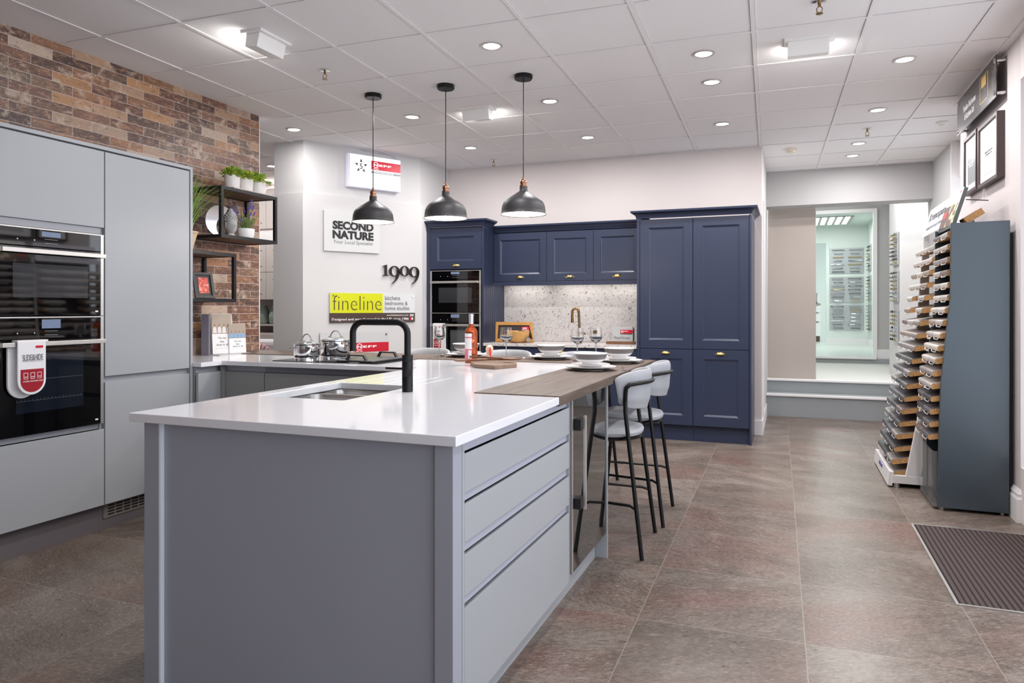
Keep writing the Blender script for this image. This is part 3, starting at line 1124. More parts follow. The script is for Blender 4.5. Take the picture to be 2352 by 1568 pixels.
tp = [(-1.192, 2.618), (-.829, 2.618), (-.829, 4.715), (-1.192, 4.715)]
obj('long_section', MB().prism(tp, .865, .9045), WOODY, tw, bevel=.0012)
obj('back_section', MB().prism([(-4.126, 4.273), (-1.1935, 4.273), (-1.1935, 4.715), (-4.126, 4.715)], .865, .9045), WOODX, tw, bevel=.0012)

# peninsula end and side
pe = thing('peninsula_end_panel', 'blue-grey matt end panel of the peninsula facing the camera between two posts', 'cabinet panel', (-1.42, 1.76, 0))
obj('panel', MB().box(-1.925, -.912, 1.757, 1.775, 0, .87), ISLP, pe)
obj('left_post', MB().box(-1.99, -1.925, 1.742, 1.78, 0, .87), ISLP, pe, bevel=.001)
obj('right_post', MB().box(-.912, -.856, 1.742, 1.80, 0, .87), ISLP, pe, bevel=.001)
obj('edge_strip', MB().box(-1.9255, -1.9185, 1.7415, 1.76, 0, .868), pm('bright_edge', 'e6eef2', .3), pe)
pc = thing('drawer_cabinet', 'pale grey peninsula cabinet with four handleless drawers facing the aisle', 'cabinet', (-1.1, 2.33, 0))
obj('carcass', MB().box(-1.98, -.886, 1.80, 2.842, .1, .66), GREYD, pc)
Mp = facing_px(-.856, 0, 0)
boxes('front_post', GREY, pc, [(1.802, 1.816, 0, .868, -.03, 0), (2.834, 2.842, .1, .868, -.03, 0)], Mp)
boxes('finger_rail', pm('lilac_rail', 'a9abb8', .35), pc, [(1.816, 2.834, .8345, .868, -.03, -.012), (1.816, 2.834, .6925, .722, -.03, -.012), (1.816, 2.834, .5485, .581, -.03, -.012), (1.816, 2.834, .3975, .428, -.03, -.012)], Mp)
for a, b in ((.722, .832), (.581, .690), (.428, .546), (.103, .395)):
    slab(pc, 'drawer', Mp, 1.818, 2.832, a, b, GREY, top=True)
obj('plinth', MB().box(-.925, -.908, 1.80, 3.453, 0, .1), GREY, pc)
obj('back_panel', MB().box(-1.99, -1.98, 1.80, 3.453, 0.1, .868), GREY, pc)

# wine cooler
wc = thing('wine_cooler', 'built-in smoked glass wine cooler at the bar end of the peninsula', 'wine cooler', (-1.1, 3.16, 0.1))
obj('cabinet_body', MB().box(-1.40, -.885, 2.85, 3.45, .1, .862), pm('cooler_body', '1a1a1b', .5), wc)
cdoor = boxes('door_frame', STEELB, wc, [(-.884, -.852, 2.862, 2.880, .128, .858)])
obj('glass_door', MB().box(-.884, -.853, 2.881, 3.456, .128, .858), COOLG, wc, bevel=.001)
obj('handle_bar', MB().box(-.824, -.812, 2.935, 2.951, .385, .785), STEELB, wc, bevel=.001)
boxes('handle_mount', BLACK, wc, [(-.853, -.822, 2.89, 2.95, .728, .775), (-.853, -.822, 2.89, 2.95, .395, .44)])
obj('bar_support_panel', MB().box(-1.98, -.847, 3.460, 3.474, 0, .864), GREY, None, label='upright grey panel carrying the timber bar beside the wine cooler', cat='support panel', bevel=.001)
obj('bar_back_panel', MB().box(-1.99, -1.21, 3.55, 4.26, 0, .864), GREYD, None, label='grey knee panel under the timber bar behind the stools', cat='support panel')

# hob run under the white worktop
DGREY = pm('charcoal_lacquer', '8c8c8c', .4)
hr = thing('hob_cabinet', 'dark grey handleless base cabinet with wide drawers under the hob', 'cabinet', (-2.8, 3.95, 0))
My = facing_ny(0, 3.69, 0)
obj('carcass', MB().box(-3.17, -2.0, 3.715, 4.255, .1, .868), DGREY, hr)
boxes('finger_rail', pm('blue_grey_rail', '7c7c86', .35), hr, [(-3.168, -2.02, .832, .868, -.03, -.014), (-3.168, -2.27, .60, .63, -.04, -.02)], My)
slab(hr, 'drawer', My, -3.165, -2.272, .632, .828, DGREY, top=True)
slab(hr, 'drawer', My, -3.165, -2.272, .37, .598, DGREY, top=True)
slab(hr, 'drawer', My, -3.165, -2.272, .11, .36, DGREY, top=True)
slab(hr, 'door', My, -2.268, -2.03, .11, .828, DGREY, top=True)
hc = thing('corner_cabinet', 'grey corner base cabinet with two narrow doors beside the tall cupboard', 'cabinet', (-3.6, 3.7, 0))
obj('carcass', MB().box(-4.12, -3.545, 3.482, 4.255, .1, .868).box(-3.545, -3.172, 3.715, 4.255, .1, .868), DGREY, hc)
slab(hc, 'left_door', facing_px(-3.515, 0, 0), 3.484, 3.672, .11, .832, GREY, top=True)
slab(hc, 'right_door', My, -3.495, -3.172, .11, .83, DGREY, top=True)
obj('corner_post', MB().box(-3.515, -3.495, 3.672, 3.71, .1, .868), DGREY, hc)
boxes('finger_rail', GREYD, hc, [(-3.55, -3.535, 3.484, 3.66, .832, .868), (-3.49, -3.172, 3.705, 3.72, .832, .868)])

# sink, tap
sk = thing('undermount_sink', 'one and a half bowl brushed steel sink set under the quartz', 'sink', (-1.75, 2.5, .7))


def bowl(x0, x1, y0, y1, z0, z1, name):
    t = .004
    a = rrect(x0, x1, y0, y1, .05, 6)
    b = rrect(x0 + .012, x1 - .012, y0 + .012, y1 - .012, .045, 6)
    n = len(a)
    mb = MB()
    vs = [(p[0], p[1], z1) for p in a] + [(p[0], p[1], z0 + .03) for p in b] + [((p[0] - (x0 + x1) / 2) * .88 + (x0 + x1) / 2, (p[1] - (y0 + y1) / 2) * .88 + (y0 + y1) / 2, z0) for p in b]
    fs = [(i, (i + 1) % n, n + (i + 1) % n, n + i) for i in range(n)] + [(n + i, n + (i + 1) % n, 2 * n + (i + 1) % n, 2 * n + i) for i in range(n)] + [tuple(2 * n + i for i in range(n))]
    mb.add(vs, fs)
    mb.lathe([(.001, z0 + .002), (.04, z0 + .002), (.042, z0)], ((x0 + x1) / 2, (y0 + y1) / 2, 0), 20)
    return obj(name, mb, STEEL, sk, smooth=True, keep=True)


bowl(-1.952, -1.548, 2.23, 2.608, .70, .868, 'near_bowl')
bowl(-1.952, -1.548, 2.632, 2.785, .74, .868, 'far_bowl')
boxes('rim', STEEL, sk, [(-1.96, -1.54, 2.222, 2.236, .862, .87), (-1.96, -1.54, 2.604, 2.636, .855, .867), (-1.96, -1.54, 2.774, 2.79, .862, .87)], bevel=.002)
tpx, tpy = -1.472, 2.572
tap = thing('kitchen_tap', 'square-necked matt black tap on the white peninsula worktop', 'tap', (tpx, tpy, .90))
obj('body', MB().lathe([(.001, 0), (.0225, 0), (.0225, .062), (.0218, .063), (.0225, .064), (.0225, .122), (.0218, .124), (.0225, .126), (.0225, .152), (.001, .152)], (tpx, tpy, .90), 32), BLKM, tap, smooth=True)
pts = [(tpx, tpy, 1.03), (tpx, tpy, 1.135)] + [(tpx - .05 + .05 * math.cos(R(a)), tpy, 1.136 + .05 * math.sin(R(a))) for a in range(0, 91, 12)] + [(tpx - .05, tpy, 1.186)] + [(tpx - .216 + .05 * math.cos(R(a)), tpy, 1.136 + .05 * math.sin(R(a))) for a in range(90, 181, 12)] + [(tpx - .266, tpy, 1.10), (tpx - .266, tpy, 1.062)]
obj('spout', MB().tube(pts, .0135, 16), BLKM, tap, smooth=True)
obj('lever', MB().tube([(tpx - .015, tpy, .994), (tpx - .104, tpy, .994)], .0042, 10), BLKM, tap, smooth=True)

# hob and pans
hb = thing('induction_hob', 'black glass induction hob set in the white worktop', 'hob', (-2.77, 4.0, .90))
obj('glass_plate', MB().prism(rrect(-3.17, -2.36, 3.765, 4.262, .008), .9005, .905), BLKGL, hb, bevel=.001)
obj('extractor_slot', MB().box(-2.83, -2.72, 3.80, 4.22, .905, .9065), pm('slot_black', '0b0b0c', .5), hb)
obj('control_light', MB().box(-2.58, -2.51, 3.775, 3.782, .905, .9054), WINK, hb)


def pot(label, x, y, r, h, n=36):
    z = .905
    t = thing('cooking_pot', label, 'pot', (x, y, z), 'steel pans on the hob')
    pr = [(.001, z), (r * .93, z), (r * .93, z + .016), (r * .97, z + .02), (r, z + .03), (r, z + h - .004), (r * 1.04, z + h), (r * 1.03, z + h + .001), (r * .98, z + h - .006), (r * .98, z + .03), (.001, z + .022)]
    obj('body', MB().lathe(pr, (x, y, 0), n), CHROME, t, smooth=True)
    ld = obj('lid', MB().lathe([(r * 1.06, z + h + .002), (r * 1.06, z + h + .005), (r * .98, z + h + .007)], (x, y, 0), n).lathe([(r * .98, z + h + .005), (r * .98, z + h + .009), (r * .7, z + h + .019), (r * .35, z + h + .026), (.001, z + h + .028)], (x, y, 0), n), pm('lid_metal_glass', 'd8dcdc', .05, .85), t, smooth=True)
    ca, sa = math.cos(R(20)), math.sin(R(20))
    hp = [(x + ca * q, y + sa * q, z + h + zz) for q, zz in [(-r * .52, .015), (-r * .50, .021), (-r * .36, .030), (-r * .28, .050), (-r * .16, .064), (0, .069), (r * .16, .064), (r * .28, .050), (r * .36, .030), (r * .50, .021), (r * .52, .015)]]
    obj('lid_handle', MB().tube(hp, .0045, 8), CHROME, ld, smooth=True)
    for s_ in (-1, 1):
        dx, dy = ca * s_, sa * s_
        cx, cyy = x + dx * r, y + dy * r
        q = [(cx - dy * .03, cyy + dx * .03, z + h * .72), (cx + dx * .028 - dy * .026, cyy + dy * .028 + dx * .026, z + h * .74), (cx + dx * .034, cyy + dy * .034, z + h * .75), (cx + dx * .028 + dy * .026, cyy + dy * .028 - dx * .026, z + h * .74), (cx + dy * .03, cyy - dx * .03, z + h * .72)]
        obj('handle', MB().tube(q, .004, 8), CHROME, t, smooth=True)
    return t


pot('smaller shiny steel pan with domed lid, left of the two on the hob', -3.02, 3.93, .084, .100)
pot('taller shiny steel stock pan with domed lid behind the smaller one', -2.93, 4.13, .102, .118)
gd = thing('griddle_plate', 'dark griddle tray with two angular handles lying on the hob', 'griddle', (-2.55, 4.02, .905))
obj('plate', MB().prism(rrect(-2.70, -2.42, 3.80, 4.25, .02), .9055, .917), pm('cast_grey', '4a4b4d', .35, .5), gd, bevel=.003)
for yy in (3.83, 4.20):
    hbm = MB()
    hbm.prism([(-2.640, .915), (-2.618, .951), (-2.502, .951), (-2.480, .915), (-2.494, .915), (-2.509, .942), (-2.611, .942), (-2.626, .915)], yy - .012, yy + .012, 'y')
    obj('handle', hbm, pm('cast_handle', '3a3a3d', .4, .3), gd, bevel=.001)

# ---------------------------------------------------------------- navy kitchen
def shaker(parent, name, M, w0, w1, h0, h1, fr=.085, t=.022, label=None):
    """framed door: flat border, moulded step, sunk panel"""
    mb = MB(M)
    a = [(w0, h0), (w1, h0), (w1, h1), (w0, h1)]
    b = [(w0 + fr, h0 + fr), (w1 - fr, h0 + fr), (w1 - fr, h1 - fr), (w0 + fr, h1 - fr)]
    g = .004
    c = [(w0 + fr + g, h0 + fr + g), (w1 - fr - g, h0 + fr + g), (w1 - fr - g, h1 - fr - g), (w0 + fr + g, h1 - fr - g)]
    g = .017
    d = [(w0 + fr + g, h0 + fr + g), (w1 - fr - g, h0 + fr + g), (w1 - fr - g, h1 - fr - g), (w0 + fr + g, h1 - fr - g)]
    vs = [(p[0], p[1], -t) for p in a] + [(p[0], p[1], 0) for p in a] + [(p[0], p[1], 0) for p in b] + [(p[0], p[1], -.004) for p in c] + [(p[0], p[1], -.011) for p in d]
    fs = [(3, 2, 1, 0)]
    for L in range(4):
        for i in range(4):
            j = (i + 1) % 4
            fs.append((L * 4 + i, L * 4 + j, L * 4 + 4 + j, L * 4 + 4 + i))
    fs.append((16, 17, 18, 19))
    mb.add(vs, fs)
    return obj(name, mb, NAVY, parent, label=label)


def cup(parent, M, x, z):
    """brass cup pull: a half dome open below, on a thin flange"""
    mb = MB(M)
    n, m = 14, 6
    vs, fs = [], []
    for i in range(m + 1):
        ph = R(90.0 * i / m)
        for k in range(n + 1):
            th = math.pi * k / n
            vs.append((x + .043 * math.cos(th) * math.cos(ph * .0 + 0) * math.cos(ph) ** .35 if False else x + .043 * math.cos(th) * (1 - .25 * math.sin(ph)), z + .026 * math.sin(th) * math.cos(ph), .001 + .024 * math.sin(ph) * math.sin(th) ** .6))
    for i in range(m):
        for k in range(n):
            fs.append((i * (n + 1) + k, i * (n + 1) + k + 1, (i + 1) * (n + 1) + k + 1, (i + 1) * (n + 1) + k))
    mb.add(vs, fs)
    mb.box(x - .048, x + .048, z - .005, z + .002, 0, .004)
    return obj('cup_handle', mb, BRASS, parent, smooth=True)


def cornice(parent, runs, z0, mat=NAVY, name='cornice'):
    """runs: outline points (x, y) of the cabinet face, the moulding steps outwards"""
    prof = [(0.0, 0.0), (.004, .0), (.006, .015), (.014, .032), (.032, .046), (.05, .055), (.052, .072), (-.02, .072)]
    n = len(runs)
    dirs = []
    for i in range(n):
        nrm = []
        for a, b in ((i - 1, i), (i, i + 1)):
            if 0 <= a and b < n:
                d = Vector((runs[b][0] - runs[a][0], runs[b][1] - runs[a][1])).normalized()
                nrm.append(Vector((d.y, -d.x)))
        v = sum(nrm, Vector((0, 0)))
        v = v / max(v.length_squared, 1e-6) * len(nrm) if len(nrm) == 2 else v
        if len(nrm) == 2:
            v = (nrm[0] + nrm[1]) / (1 + nrm[0].dot(nrm[1]))
        dirs.append(v)
    mb = MB()
    vs, fs = [], []
    for i in range(n):
        for o_, z_ in prof:
            vs.append((runs[i][0] + dirs[i].x * o_, runs[i][1] + dirs[i].y * o_, z0 + z_))
    m = len(prof)
    for i in range(n - 1):
        for k in range(m - 1):
            fs.append((i * m + k, i * m + k + 1, (i + 1) * m + k + 1, (i + 1) * m + k))
    fs.append(tuple(range(m)))
    fs.append(tuple((n - 1) * m + k for k in range(m)))
    mb.add(vs, fs)
    return obj(name, mb, mat, parent, smooth=True)


YN = 6.80
Mn = facing_ny(0, YN, 0)
# oven housing
no = thing('oven_housing', 'navy panelled tall cabinet that holds two black ovens', 'cabinet', (-3.33, 7.08, 0))
obj('left_panel', MB().box(-3.69, -3.615, YN - .004, 7.385, 0, 2.115), NAVY, no, bevel=.002)
obj('right_panel', MB().box(-3.005, -2.983, YN - .004, 7.385, 0, 2.115), NAVY, no, bevel=.002)
obj('top_panel', MB().box(-3.615, -3.005, YN + .02, 7.385, 2.10, 2.115), NAVY, no)
obj('back_panel', MB().box(-3.615, -3.005, 7.36, 7.385, .1, 2.10), NAVYD, no)
obj('shelf', MB().box(-3.615, -3.005, YN + .03, 7.36, 1.655, 1.67), NAVYD, no)
tg = MB()
for k in range(9):
    tg.box(-2.9835, -2.9815, 6.86 + k * .055, 6.863 + k * .055, .9, 2.10)
obj('grooves', tg, NAVYD, no)
d = shaker(no, 'upper_door', Mn, -3.612, -3.008, 1.668, 2.10)
cup(d, Mn, -3.305, 1.70)
d = shaker(no, 'lower_drawer', Mn, -3.612, -3.008, .13, .598)
obj('plinth', MB().box(-3.615, -3.005, YN + .05, YN + .065, 0, .125), NAVY, no)
cornice(no, [(-3.70, YN - .004), (-2.981, YN - .004), (-2.981, 7.045)], 2.113)
Mq = facing_ny(-3.61, YN - .002, 0)
na, nda = oven('compact_oven', 'upper black glass oven in the navy housing', Mq, 1.205, 1.652, 1.527, 1.560, (-3.31, 6.8, 1.2), win=(.10, .49, 1.31, 1.47), window=WINU)
nb, ndb = oven('single_oven', 'lower black glass oven in the navy housing, a mitt on its handle', Mq, .607, 1.202, 1.072, 1.098, (-3.31, 6.8, .6), win=(.24, .46, .76, 1.02), window=pm('grey_oven_window', '4c4f52', .06, spec=.6, coat=.6))
mitt('white double oven mitt with red pocket on the navy housing oven handle', facing_ny(0, YN, 0), (-3.5, 6.75, .8), -3.492, 1.085, .31, .115)

# wall units
YW = 7.06
Mw = facing_ny(0, YW, 0)
for i, (a, b, lab) in enumerate(((-2.979, -2.378, 'navy panelled wall cabinet next to the oven housing'), (-2.376, -1.876, 'navy panelled wall cabinet in the middle of three'), (-1.874, -1.376, 'navy panelled wall cabinet beside the tall cupboards'))):
    t = thing('wall_cabinet', lab, 'wall cabinet', ((a + b) / 2, 7.2, 1.53), 'navy wall cabinets')
    obj('carcass', MB().box(a, b, YW + .022, 7.385, 1.535, 2.10), NAVYD, t)
    d = shaker(t, 'door', Mw, a + .001, b - .001, 1.538, 2.052, fr=.072)
    cup(d, Mw, (a + b) / 2 + (0.0, 0.0, 0.0)[i], 1.574)
cn = cornice(None, [(-2.975, YW), (-1.376, YW)], 2.06)
tag(cn, 'navy crown moulding running over the three wall cabinets', 'cornice')
pl = obj('light_pelmet', MB().box(-2.975, -1.376, YW - .006, YW + .014, 1.492, 1.533), NAVY, label='navy pelmet strip below the three wall cabinets', cat='pelmet', bevel=.001)
for x in (-2.7, -2.1, -1.6):
    ld = bpy.data.lights.new('pelmet_strip_light', 'AREA')
    ld.shape = 'RECTANGLE'
    ld.size = .45
    ld.size_y = .02
    ld.energy = 1.2
    ld.color = (1, .96, .9)
    lo = bpy.data.objects.new('pelmet_strip_light', ld)
    COL.objects.link(lo)
    lo.parent = pl
    lo.location = Vector((x, 7.25, 1.528)) - WL[pl.name]

# base units, worktop, splashback
for a, b, hx, lab in ((-2.979, -2.378, -2.672, 'navy drawer cabinet nearest the oven housing, brass cup handle'), (-2.376, -1.876, -2.112, 'navy drawer cabinet in the middle of the sink run'), (-1.874, -1.376, -1.62, 'navy cabinet beside the tall cupboards under the quartz')):
    t = thing('base_cabinet', lab, 'cabinet', ((a + b) / 2, 7.1, 0), 'navy base cabinets')
    obj('carcass', MB().box(a, b, YN + .024, 7.385, .1, .856), NAVYD, t)
    d = obj('drawer', MB(Mn).box(a + .002, b - .002, .735, .853, -.02, 0), NAVY, t, bevel=.002)
    cup(d, Mn, hx, .80)
    d2 = shaker(t, 'door', Mn, a + .002, b - .002, .13, .731, fr=.08)
    obj('plinth', MB().box(a, b, YN + .05, YN + .065, 0, .125), NAVY, t)
obj('stone_worktop', MB().box(-2.981, -1.376, 6.775, 7.366, .859, .889), SPECK, label='speckled white quartz worktop on the navy base cabinets', cat='worktop', bevel=.002)
obj('splashback', MB().box(-2.981, -1.376, 7.366, 7.386, .891, 1.50), SPECK, label='speckled quartz splashback behind the brass tap', cat='splashback')

# tall cupboards
for i, (a, b, lab) in enumerate(((-1.345, -.849, 'tall navy panelled cupboard on the side of the wall cabinets'), (-.847, -.348, 'tall navy panelled cupboard at the outer end of the run'))):
    t = thing('tall_cabinet', lab, 'cabinet', ((a + b) / 2, 7.08, 0), 'tall navy cupboards')
    obj('carcass', MB().box(a, b, YN + .024, 7.385, .13, 2.10), NAVYD, t)
    shaker(t, 'upper_door', Mn, a + .002, b - .002, .869, 2.098, fr=.08)
    d = shaker(t, 'lower_door', Mn, a + .002, b - .002, .152, .864, fr=.09)
    cup(d, Mn, (a + b) / 2 - .005, .822)
    obj('plinth', MB().box(a, b, YN + .05, YN + .065, 0, .13), NAVY, t)
    if i == 0:
        obj('side_panel', MB().box(-1.374, -1.347, YN - .004, 7.385, 0, 2.105), NAVY, t, bevel=.002)
    else:
        obj('side_panel', MB().box(-.346, -.328, YN - .006, 7.385, 0, 2.105), NAVY, t, bevel=.002)
cn = cornice(None, [(-1.376, 7.38), (-1.376, YN - .004), (-.326, YN - .004), (-.326, 7.38)], 2.107)
tag(cn, 'navy crown moulding capping the two tall cupboards', 'cornice')
hg = MB()
for z in (1.70, 1.76, 1.50):
    hg.box(-.851, -.845, YN - .003, YN + .001, z, z + .022)

# brass tap
bt = thing('brass_tap', 'antique brass swan-neck tap before the speckled splashback', 'tap', (-2.03, 7.1, .889))
obj('body', MB().lathe([(.001, 0), (.026, 0), (.026, .008), (.017, .012), (.017, .12), (.001, .12)], (-2.03, 7.10, .889), 20), ABRASS, bt, smooth=True)
sp = [(-2.03, 7.10, .99), (-2.035, 7.10, 1.10), (-2.04, 7.10, 1.20)] + [(-2.073 + .033 * math.cos(R(a)), 7.10 - (.01 * a / 180), 1.215 + .033 * math.sin(R(a))) for a in range(10, 171, 20)] + [(-2.107, 7.09, 1.18), (-2.107, 7.09, 1.125)]
obj('spout', MB().tube(sp, .013, 12), ABRASS, bt, smooth=True)
obj('spray_head', MB().cyl((-2.107, 7.09, 1.145), (-2.107, 7.09, 1.10), .0155, 14), ABRASS, bt, smooth=True)
obj('lever', MB().tube([(-2.02, 7.10, .985), (-1.965, 7.10, .99)], .009, 10).tube([(-1.975, 7.10, .99), (-1.972, 7.06, 1.0)], .005, 8), ABRASS, bt, smooth=True)
fk = thing('wall_socket', 'brass double socket plate on the splashback by the tap', 'socket', (-1.965, 7.36, .96))
obj('plate', MB().box(-1.99, -1.90, 7.356, 7.3655, .955, 1.01), ABRASS, fk, bevel=.002)

# picture stand, carved bowl, award
pf = thing('wooden_photo_stand', 'golden wooden frame with a dark photo leaning on the splashback', 'picture frame', (-2.75, 7.1, .889))
Ms = FR((-2.965, 7.06, .8895), (1, 0.02, 0), (0, .18, 1))
fb = MB(Ms)
fb.prism([(.01, 0), (.445, 0), (.43, .035), (.03, .035)], 0, .018).prism([(.0, .215), (.415, .215), (.385, .18), (.03, .18)], 0, .018)
fb.prism([(.01, 0), (.03, .035), (.03, .18), (0, .215)], 0, .018).prism([(.445, 0), (.43, .035), (.385, .18), (.415, .215)], 0, .018)
obj('frame', fb, OAKY, pf, bevel=.002)
obj('photo', MB(Ms).prism([(.03, .03), (.43, .03), (.39, .182), (.03, .182)], .002, .006), pm('dark_photo', '3a3338', .4), pf)
lg = MB(Ms).box(.30, .38, .135, .165, .006, .008)
lgo = obj('red_label', lg, RED, pf)
l2 = MB()
text(l2, 'NEFF', FR(Ms @ Vector((0, 0, .008)), Ms.to_3x3() @ Vector((1, 0, 0)), Ms.to_3x3() @ Vector((0, 1, 0))), .31, .142, .05, .014, .001, .04)
l2.M = Ms
l2.box(.30, .38, .128, .133, .006, .008)
obj('lettering', l2, WINK, pf)
bw = thing('carved_wooden_bowl', 'round golden carved wooden bowl on the speckled quartz', 'bowl', (-2.665, 6.97, .889))
obj('body', MB().lathe([(.001, 0), (.05, 0), (.085, .02), (.112, .06), (.120, .105), (.122, .122), (.118, .124), (.112, .105), (.10, .055), (.06, .018), (.001, .012)], (-2.665, 6.97, .8895), 36), BOWLW, bw, smooth=True)
obj('spout_knob', MB().cyl((-2.545, 6.955, .925), (-2.535, 6.93, .925), .022, 16), STEEL, bw, smooth=True)
aw = thing('acrylic_award', 'clear rounded award block with a red strip on a wooden foot', 'award', (-1.58, 7.12, .889))
obj('wooden_foot', MB().box(-1.745, -1.452, 7.07, 7.13, .8895, .914), pm('walnut_foot', '7a5338', .4, noise=.2, nscale=20), aw, bevel=.003)
Ma = facing_ny(-1.685, 7.085, .9145)
obj('block', MB(Ma).prism(rrect(0, .225, 0, .150, .022), -.028, 0), pm('award_glass', 'c9cccb', .08, alpha=.8, spec=.9), aw, bevel=.002)
obj('edge_shadow', MB(Ma).prism([(.213, .0), (.225, 0), (.225, .13), (.205, .149), (.205, .145), (.213, .13)], .0, .0012), pm('award_edge', '35383c', .2), aw)
obj('red_strip', MB(Ma).box(.085, .212, .083, .118, .0, .0015), RED, aw)
obj('dark_strip', MB(Ma).box(.085, .205, .072, .081, .0, .0015), BROWNP, aw)
l3 = MB()
logo(l3, Ma @ Matrix.Translation((0, 0, .0016)), .092, .087, .027, .075)
obj('emblem', l3, WINK, aw)
l4 = MB()
text(l4, 'MasterPartner', Ma @ Matrix.Translation((0, 0, .001)), .018, .025, .165, .028)
obj('lettering', l4, INKG, aw)

# ---------------------------------------------------------------- tableware on the timber bar
ZT = .9052
ps = [(-1.030, 3.815, 'nearest the camera'),
      (-.998, 4.385, 'near the outer corner of the bar'),
      (-1.50, 4.545, 'on the back bar by the corner'),
      (-2.135, 4.555, 'behind the wine bottle')]
dp = obj('dinner_plate', MB().lathe([(.001, 0), (.075, 0), (.078, .004), (.10, .008), (.142, .019), (.1425, .021), (.10, .012), (.075, .007), (.001, .006)], (0, 0, 0), 48, mids=[0, 0, 0, 1, 0, 0, 0, 0]), [PORC, PORCG], origin=(0, 0, 0), smooth=True)
sp_ = obj('side_plate', MB().lathe([(.001, 0), (.06, 0), (.065, .004), (.108, .013), (.1085, .015), (.07, .008), (.001, .006)], (0, 0, 0), 48), PORC, origin=(0, 0, 0), smooth=True)
bo = obj('bowl', MB().lathe([(.001, .002), (.038, .002), (.04, 0), (.045, 0), (.047, .006), (.068, .014), (.082, .026), (.0885, .040), (.0945, .055), (.096, .058), (.0945, .0595), (.089, .052), (.078, .03), (.05, .013), (.001, .010)], (0, 0, 0), 48, mids=[0, 0, 0, 0, 0, 0, 1, 1, 0, 0, 0, 0, 0, 0]), [PORC, PORCG], origin=(0, 0, 0), smooth=True)
for i, (x, y, lab) in enumerate(ps):
    for src, z, nm, g in ((dp, ZT, 'white dinner plate with grey rim ', 'dinner plates'), (sp_, ZT + .0195, 'white side plate lying on the dinner plate ', 'side plates'), (bo, ZT + .0345, 'white bowl with a grey band ', 'bowls with a grey band')):
        c = src if i == 0 else src.copy()
        if i:
            COL.objects.link(c)
        c.location = (x, y, z)
        tag(c, nm + lab, 'plate' if 'plate' in nm else 'bowl', g)


def wine_glass():
    t = thing('wine_glass', '', 'wine glass', (0, 0, 0), 'stemmed wine glasses on the bar')
    o = [(.001, .0), (.036, .0005), (.037, .002), (.02, .005), (.006, .010), (.0038, .02), (.0035, .09), (.006, .105), (.02, .117), (.036, .132), (.0425, .146), (.0425, .152), (.040, .175), (.0335, .214), (.0325, .214), (.039, .175), (.0413, .152), (.0410, .147), (.034, .134), (.018, .121), (.001, .116)]
    obj('bowl_and_stem', MB().lathe(o, (0, 0, 0), 36), GLASS, t, smooth=True, local=True)
    return t


wg = wine_glass()
for i, (x, y, lab) in enumerate(((-2.319, 4.50, 'wine glass on the bar in front of the navy ovens'), (-1.785, 4.446, 'wine glass on the bar before the carved wooden bowl'), (-1.285, 4.44, 'wine glass before the brass tap, nearer the corner bowls'), (-1.215, 4.645, 'wine glass behind the corner bowls, next to the award'))):
    c = wg if i == 0 else copy_tree(wg)
    c.location = (x, y, ZT)
    c['label'] = lab


def fork_pts():
    return [(-.1, 0, .006), (-.04, 0, .010), (.02, 0, .006), (.05, 0, .003), (.08, 0, .008)]


def cutlery(kind, label, x, y, rz, group):
    t = thing(kind, label, kind.replace('_', ' '), (x, y, ZT), group, rz)
    obj('handle', MB().tube([(-.105, 0, .003), (-.06, 0, .005), (0, 0, .007), (.04, 0, .004)], .003, 8, radii=[.0045, .004, .0022, .0022]), CHROME, t, local=True, smooth=True)
    if kind == 'table_spoon':
        obj('head', MB().ball((.062, 0, .005), .026, .018, .004, 12), CHROME, t, local=True, smooth=True)
    else:
        b = MB().box(.036, .056, -.011, .011, .004, .006)
        for k in range(4):
            yy = -.0098 + k * .0062
            b.box(.054, .088, yy - .0013, yy + .0013, .004, .006)
        obj('head', b, CHROME, t, local=True)


cutlery('table_spoon', 'steel spoon lying between the two place settings of the back bar', -1.68, 4.43, R(178), 'cutlery on the bar')
cutlery('table_fork', 'steel fork lying beside the place setting by the corner', -1.645, 4.50, R(176), 'cutlery on the bar')
cutlery('table_spoon', 'steel spoon lying left of the place setting behind the bottle', -2.30, 4.60, R(165), 'cutlery on the bar')
cutlery('table_fork', 'steel fork whose tip shows past the plate at the outer corner', -.885, 4.55, R(-75), 'cutlery on the bar')
cutlery('table_fork', 'steel fork whose tip shows past the plate nearest the camera', -.868, 3.92, R(-75), 'cutlery on the bar')

# bottle
bx, by = -1.895, 4.12
bo_ = thing('wine_bottle', 'rosé wine bottle with silver foil neck on the white worktop', 'bottle', (bx, by, .9))
obj('glass_body', MB().lathe([(.001, .003), (.036, .0), (.0405, .004), (.0405, .188), (.0385, .202), (.030, .217), (.019, .232), (.0145, .248), (.0145, .30), (.0160, .301), (.0160, .306), (.001, .306)], (bx, by, .9005), 36), ROSE, bo_, smooth=True)
obj('foil_capsule', MB().lathe([(.0152, .232), (.0155, .29), (.0168, .298), (.0168, .309), (.001, .310)], (bx, by, .9005), 28), CAPM, bo_, smooth=True)


def label_patch(name, mat, a0, a1, z0, z1, r):
    n = 10
    vs, fs = [], []
    for k in range(n + 1):
        a = R(a0 + (a1 - a0) * k / n)
        for z in (z0, z1):
            vs.append((bx + r * math.cos(a), by + r * math.sin(a), .9005 + z))
    for k in range(n):
        fs.append((2 * k, 2 * k + 2, 2 * k + 3, 2 * k + 1))
    return obj(name, MB().add(vs, fs), mat, bo_, smooth=True)


